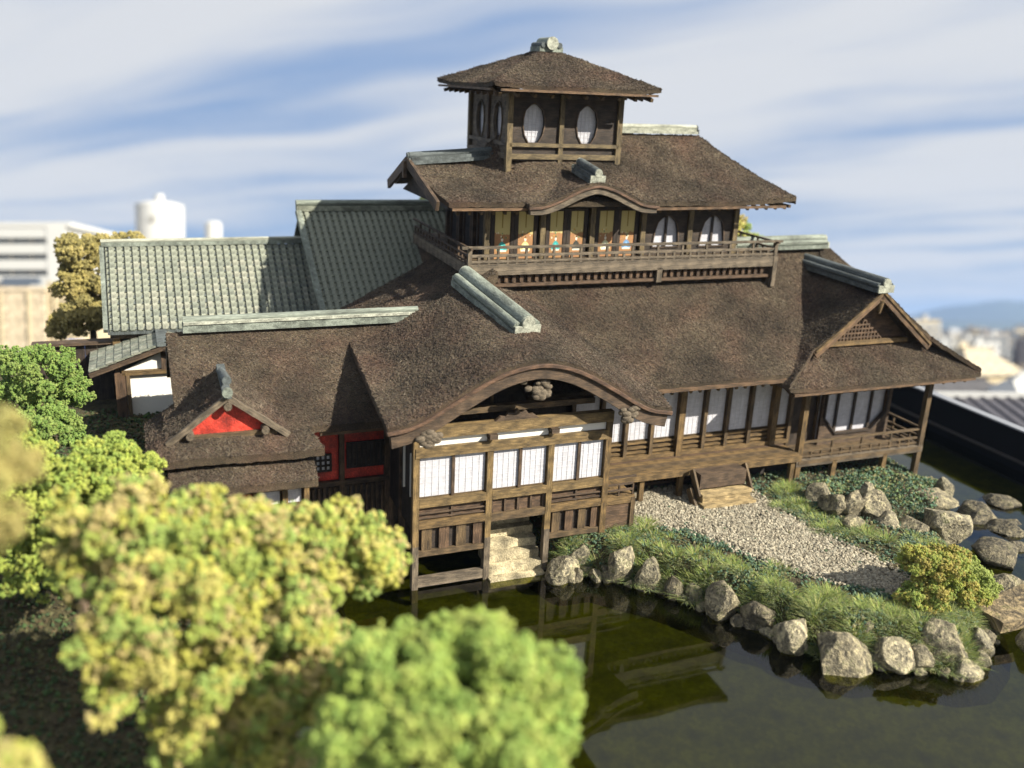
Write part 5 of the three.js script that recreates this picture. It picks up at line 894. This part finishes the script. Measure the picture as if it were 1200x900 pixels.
// a block with recessed windows; storeys h/ns; front faces +z after turning
function block(name, label, category, group, x, z, turn, w, h, d, mat, o = {}) {
  const b = grp(numbered(name)); b.position.set(x, 0, z); b.rotation.y = turn; mesh('wall', bx(w, h, d, 0, h / 2, 0), mat, b);
  const ns = o.ns || Math.round(h / 3.2), nb = o.nb || Math.round(w / 3.4), sh = h / ns, bw = w / nb, l = [], s = [];
  for (let j = 0; j < ns; j++) for (let i = 0; i < nb; i++) { l.push(bx(bw * 0.6, sh * 0.45, 0.12, -w / 2 + bw * (i + 0.5), sh * (j + 0.55), d / 2 + 0.02)); s.push(bx(bw * 0.66, 0.12, 0.3, -w / 2 + bw * (i + 0.5), sh * (j + 0.28), d / 2 + 0.1)); }
  if (!o.blank) { mesh('windows', merge(l), Mt.glass, b).userData.kind = 'stuff'; mesh('sills', merge(s), mat, b).userData.kind = 'stuff'; } else for (let k = 0; k < 3; k++) mesh('wall_strip', bx(0.25, h, 0.2, -w / 2 + w * (k + 0.7) / 3.3, h / 2, d / 2 + 0.08), Mt.cream, b);
  mesh('parapet', merge([bx(w + 0.3, 0.5, 0.3, 0, h + 0.25, d / 2), bx(w + 0.3, 0.5, 0.3, 0, h + 0.25, -d / 2), bx(0.3, 0.5, d - 0.3, w / 2, h + 0.25, 0), bx(0.3, 0.5, d - 0.3, -w / 2, h + 0.25, 0)]), mat, b);
  if (o.balc) { const q = []; for (let j = 1; j < ns; j++) q.push(bx(w * 0.96, 1.0, 1.1, 0, sh * j + 0.4, d / 2 + 0.6)); mesh('balconies', merge(q), Mt.white, b).userData.kind = 'stuff'; }
  if (o.tank) { const c = cyl(1.2, 1.2, 2.4, 14, w * 0.2, h + 1.6, 0); mesh('roof_tank', c, Mt.white, b); } else if (o.shed) mesh('stair_house', bx(w * 0.25, 2.8, d * 0.35, -w * 0.2, h + 1.4, 0), mat, b);
  if (label) tag(b, label, category, group); scene.add(b); return b;
}
function house(label, group, x, z, turn, w, h, d, rise, wallM, roofM) {
  const b = grp(numbered('house')); b.position.set(x, 0, z); b.rotation.y = turn; mesh('wall', bx(w, h, d, 0, h / 2, 0), wallM, b);
  const e = 0.6, A = V(-w / 2 - e, h, d / 2 + e), B = V(w / 2 + e, h, d / 2 + e), C = V(w / 2 + e, h, -d / 2 - e), D = V(-w / 2 - e, h, -d / 2 - e), r0 = V(-w / 2 + d * 0.35, h + rise, 0), r1 = V(w / 2 - d * 0.35, h + rise, 0);
  const P = [], tri = (...q) => q.forEach(p => P.push(p.x, p.y, p.z)); tri(A, B, r1, A, r1, r0, C, D, r0, C, r0, r1, B, C, r1, D, A, r0, A, D, C, A, C, B);
  const g = new THREE.BufferGeometry(); g.setAttribute('position', new THREE.Float32BufferAttribute(P, 3)); g.setAttribute('uv', new THREE.Float32BufferAttribute(P.filter((_, i) => i % 3 !== 1), 2)); g.computeVertexNormals(); mesh('roof', g, roofM, b);
  for (let i = 0; i < 3; i++) mesh('window', bx(w * 0.18, 1.2, 0.12, -w * 0.3 + w * 0.3 * i, h - 1.6, d / 2 + 0.03), Mt.glass, b);
  mesh('ridge', bx(r1.x - r0.x + 0.4, 0.25, 0.4, 0, h + rise + 0.05, 0), roofM, b); tag(b, label, 'house', group); scene.add(b); return b;
}
{ // big white building at the left with long bands of windows
  const b = grp('office_building'); b.position.set(-84, 0, -150); tag(b, 'large white building with long horizontal window bands at the left edge', 'building');
  mesh('wall', bx(34, 38.4, 24, 0, 19.2, -1), Mt.greyw, b);
  for (let j = 0; j < 9; j++) { const y = 38.6 - 2.3 * j; mesh('spandrel', bx(34.6, 1.45, 1.6, 0, y - 0.7, 11.6), Mt.white, b); mesh('window_band', bx(33.6, 0.85, 0.2, 0, y - 1.87, 11.05), Mt.pane, b); const l = []; for (let k = 0; k < 12; k++) l.push(bx(0.3, 0.84, 0.5, -16.5 + 3 * k, y - 1.87, 11.2)); mesh('mullions', merge(l), Mt.pale, b).userData.kind = 'stuff'; }
  mesh('end_pier', bx(2.6, 38.8, 26, 17.6, 19.4, -0.5), Mt.white, b); mesh('roof_edge', bx(37.5, 0.7, 26, 1, 39.1, -0.6), Mt.white, b);
  mesh('glazed_corner', bx(5.2, 5.6, 1.0, 12.8, 28.6, 13), Mt.glass, b);
  scene.add(b);
}
block('low_building', 'beige block standing in front of the white banded building at the left', 'building', null, -58, -112, 0.05, 10, 28.2, 12, Mt.beige, { blank: true });
block('low_building', 'cream annex right of the beige block at the left', 'building', null, -51.2, -113, 0.05, 3.4, 28.8, 12, Mt.cream, { blank: true });
block('low_building', 'white low building with dark windows beside the autumn tree', 'building', null, -62.0, -136, 0.0, 8.5, 29.5, 12, Mt.white, { ns: 8, nb: 4, balc: true });
block('low_building', 'grey and white building at the far left edge under the bands', 'building', null, -70, -116, 0.05, 9, 27.2, 12, Mt.greyw, { ns: 7, nb: 3, balc: true });
house('larger low house with white roof at the left edge', 'white roofed houses at the left', -44, -86, 0.3, 8, 19.4, 7, 2.4, Mt.pale, Mt.white);
house('smaller low house with white roof next to the beige block', 'white roofed houses at the left', -40.5, -92, -0.2, 6, 19.6, 7, 2.2, Mt.pale, Mt.white);
house('grey roofed house at the left edge below the beige block', null, -47.5, -84, 0.1, 6, 20, 7, 2, Mt.tan, Mt.metal);
house('house with blue roof glimpsed behind the green bush', null, -32.5, -70, 0.6, 5, 21, 6, 2, Mt.greyw, Mt.blue);
block('low_building', 'pale rooftop block carrying the white water tanks', 'building', null, -52, -160, 0, 34, 36.5, 16, Mt.pale, { ns: 10, nb: 9 });
{
  const t = grp('water_tank'); t.position.set(-59.5, 37, -160); tag(t, 'big round white rooftop tank with knobbed lid and grey emblem', 'tank');
  mesh('tank_body', cyl(3.9, 3.9, 7.5, 40, 0, 3.75, 0), Mt.white, t); const lid = new THREE.LatheGeometry([[3.9, 7.5], [3.95, 7.75], [2.5, 8.2], [1.1, 8.4], [0, 8.45]].map(p => new THREE.Vector2(...p)), 40); mesh('lid', lid, Mt.white, t); mesh('knob', cyl(0.7, 0.8, 1.3, 16, 0, 8.9, 0), Mt.white, t);
  const e = cyl(0.65, 0.65, 0.12, 20); e.rotateX(Math.PI / 2); e.translate(0.1, 5.0, 3.92); mesh('emblem', e, Mt.greyw, t); for (const k of [-1, 1]) { const q = cyl(0.08, 0.08, 7.4, 8, k * 1.8, 3.75, 3.5); mesh('pipe', q, Mt.greyw, t); }
  scene.add(t);
  const u = grp('water_tank'); u.name = numbered('water_tank') === 'water_tank' ? 'water_tank_001' : 'water_tank_002'; u.position.set(-50.5, 37, -160); tag(u, 'small white rooftop tank right of the big round one', 'tank'); mesh('tank_body', cyl(1.35, 1.35, 4.6, 24, 0, 2.3, 0), Mt.white, u); mesh('lid', cyl(1.0, 1.4, 0.4, 24, 0, 4.8, 0), Mt.white, u); scene.add(u);
}
{ // neighbouring roof just past the tray
  const b = grp('neighbour_roof'); b.position.set(40, 1.0, -62); b.rotation.y = -0.1; tag(b, 'wide dark ribbed metal roof of the neighbouring building past the black wall', 'roof');
  mesh('wall', bx(44, 16.2, 26, 0, 7.1, 0), Mt.tan, b);
  const sl = 3.1, run = 14, a = Math.atan2(sl, run), L = Math.hypot(sl, run);
  for (const k of [1, -1]) { const g = bx(46, 0.16, L, 0, 0, 0, k * a, 0, 0); g.translate(0, 15.3 + sl / 2, k * run / 2); mesh('roof_sheet', g, Mt.metal, b); for (let i = 0; i < 56; i++) { const r = bx(0.12, 0.14, L - 0.1, -22.6 + i * 0.822, 0.13, 0); r.applyMatrix4(new THREE.Matrix4().makeRotationX(k * a)); r.translate(0, 15.3 + sl / 2, k * run / 2); mesh('roof_rib', r, Mt.metal, b); } }
  mesh('ridge_cap', bx(46.2, 0.4, 0.9, 0, 18.55, 0), Mt.white, b); mesh('gutter', bx(46.4, 0.3, 0.35, 0, 15.2, 14.3), Mt.white, b);
  scene.add(b);
}
house('cream hip-roofed house right of the wing\'s eave tip', null, 58, -118, 0.35, 8.5, 18.3, 7.5, 3.2, Mt.cream, grain(0.85, 0.76, 0.58));
house('larger white roofed house at the right edge beyond the metal roof', 'white roofed houses at the right', 57.5, -104, -0.2, 6, 17, 6, 2.2, Mt.pale, Mt.white);
house('smaller nearer white roofed house just past the metal roof', 'white roofed houses at the right', 54, -100, 0.4, 5, 16.4, 5, 2, Mt.pale, Mt.white);
house('dark roofed house between the cream roof and the metal roof', null, 52.5, -110, 0.1, 12, 15.4, 8, 2.6, Mt.tan, Mt.slate);
{
  const R = rng(88), pal = [Mt.pale, Mt.greyw, Mt.tan, Mt.white, Mt.cream, Mt.brown, Mt.greyw];
  const T = ['pale', 'grey', 'tan', 'white', 'cream', 'brown', 'grey'];
  block('apartment_block', 'pale apartment block just right of the wing roof, before the hills', 'building', null, 186, -430, 0.1, 14, 27.5, 12, Mt.cream, { balc: true, tank: true });
  const describe = (k, h, w, o, place) => `${h > 20 ? 'tall' : h > 13 ? 'mid-height' : 'low'} ${w > 19 ? 'wide ' : w < 13 ? 'narrow ' : ''}${T[k]} building${o.balc ? ', balconies' : ''}${o.tank ? ', roof tank' : o.shed ? ', stair house' : ''}, ${place}`;
  for (let i = 0; i < 150; i++) {
    const dist = 420 + 1500 * Math.pow(R(), 1.15), az = 0.40 + 0.13 * R(), k = R() * pal.length | 0, far = sstep(400, 1200, dist), h = 8 + 12 * R() + 7 * R() * far, w = 9 + 14 * R(), o = { ns: Math.max(2, Math.round(h / 3.3)), nb: Math.max(2, Math.round(w / 3.6)), balc: R() < 0.4, tank: R() < 0.3, shed: R() < 0.5 }, band = dist < 750 ? 'in the nearer rows' : dist < 1200 ? 'in the middle rows' : 'in the farthest rows';
    block('town_building', describe(k, h, w, o, `${band} of the town`), 'building', 'town buildings below the hills', dist * Math.sin(az), -dist * Math.cos(az), (R() - 0.5) * 0.9, w, h, 9 + 7 * R(), pal[k], o);
  }
  for (let i = 0; i < 36; i++) {
    const dist = 190 + 1200 * Math.pow(R(), 1.2), az = -0.56 + 0.12 * R(), k = R() * pal.length | 0, h = 8 + 14 * R(), w = 9 + 16 * R(), o = { balc: R() < 0.4, tank: R() < 0.3, shed: R() < 0.5 };
    block('town_building', describe(k, h, w, o, 'behind the bush at far left'), 'building', 'town buildings at the far left', dist * Math.sin(az), -dist * Math.cos(az), (R() - 0.5) * 0.9, w, h, 9 + 7 * R(), pal[k], o);
  }
}
renderer.render(scene, camera);
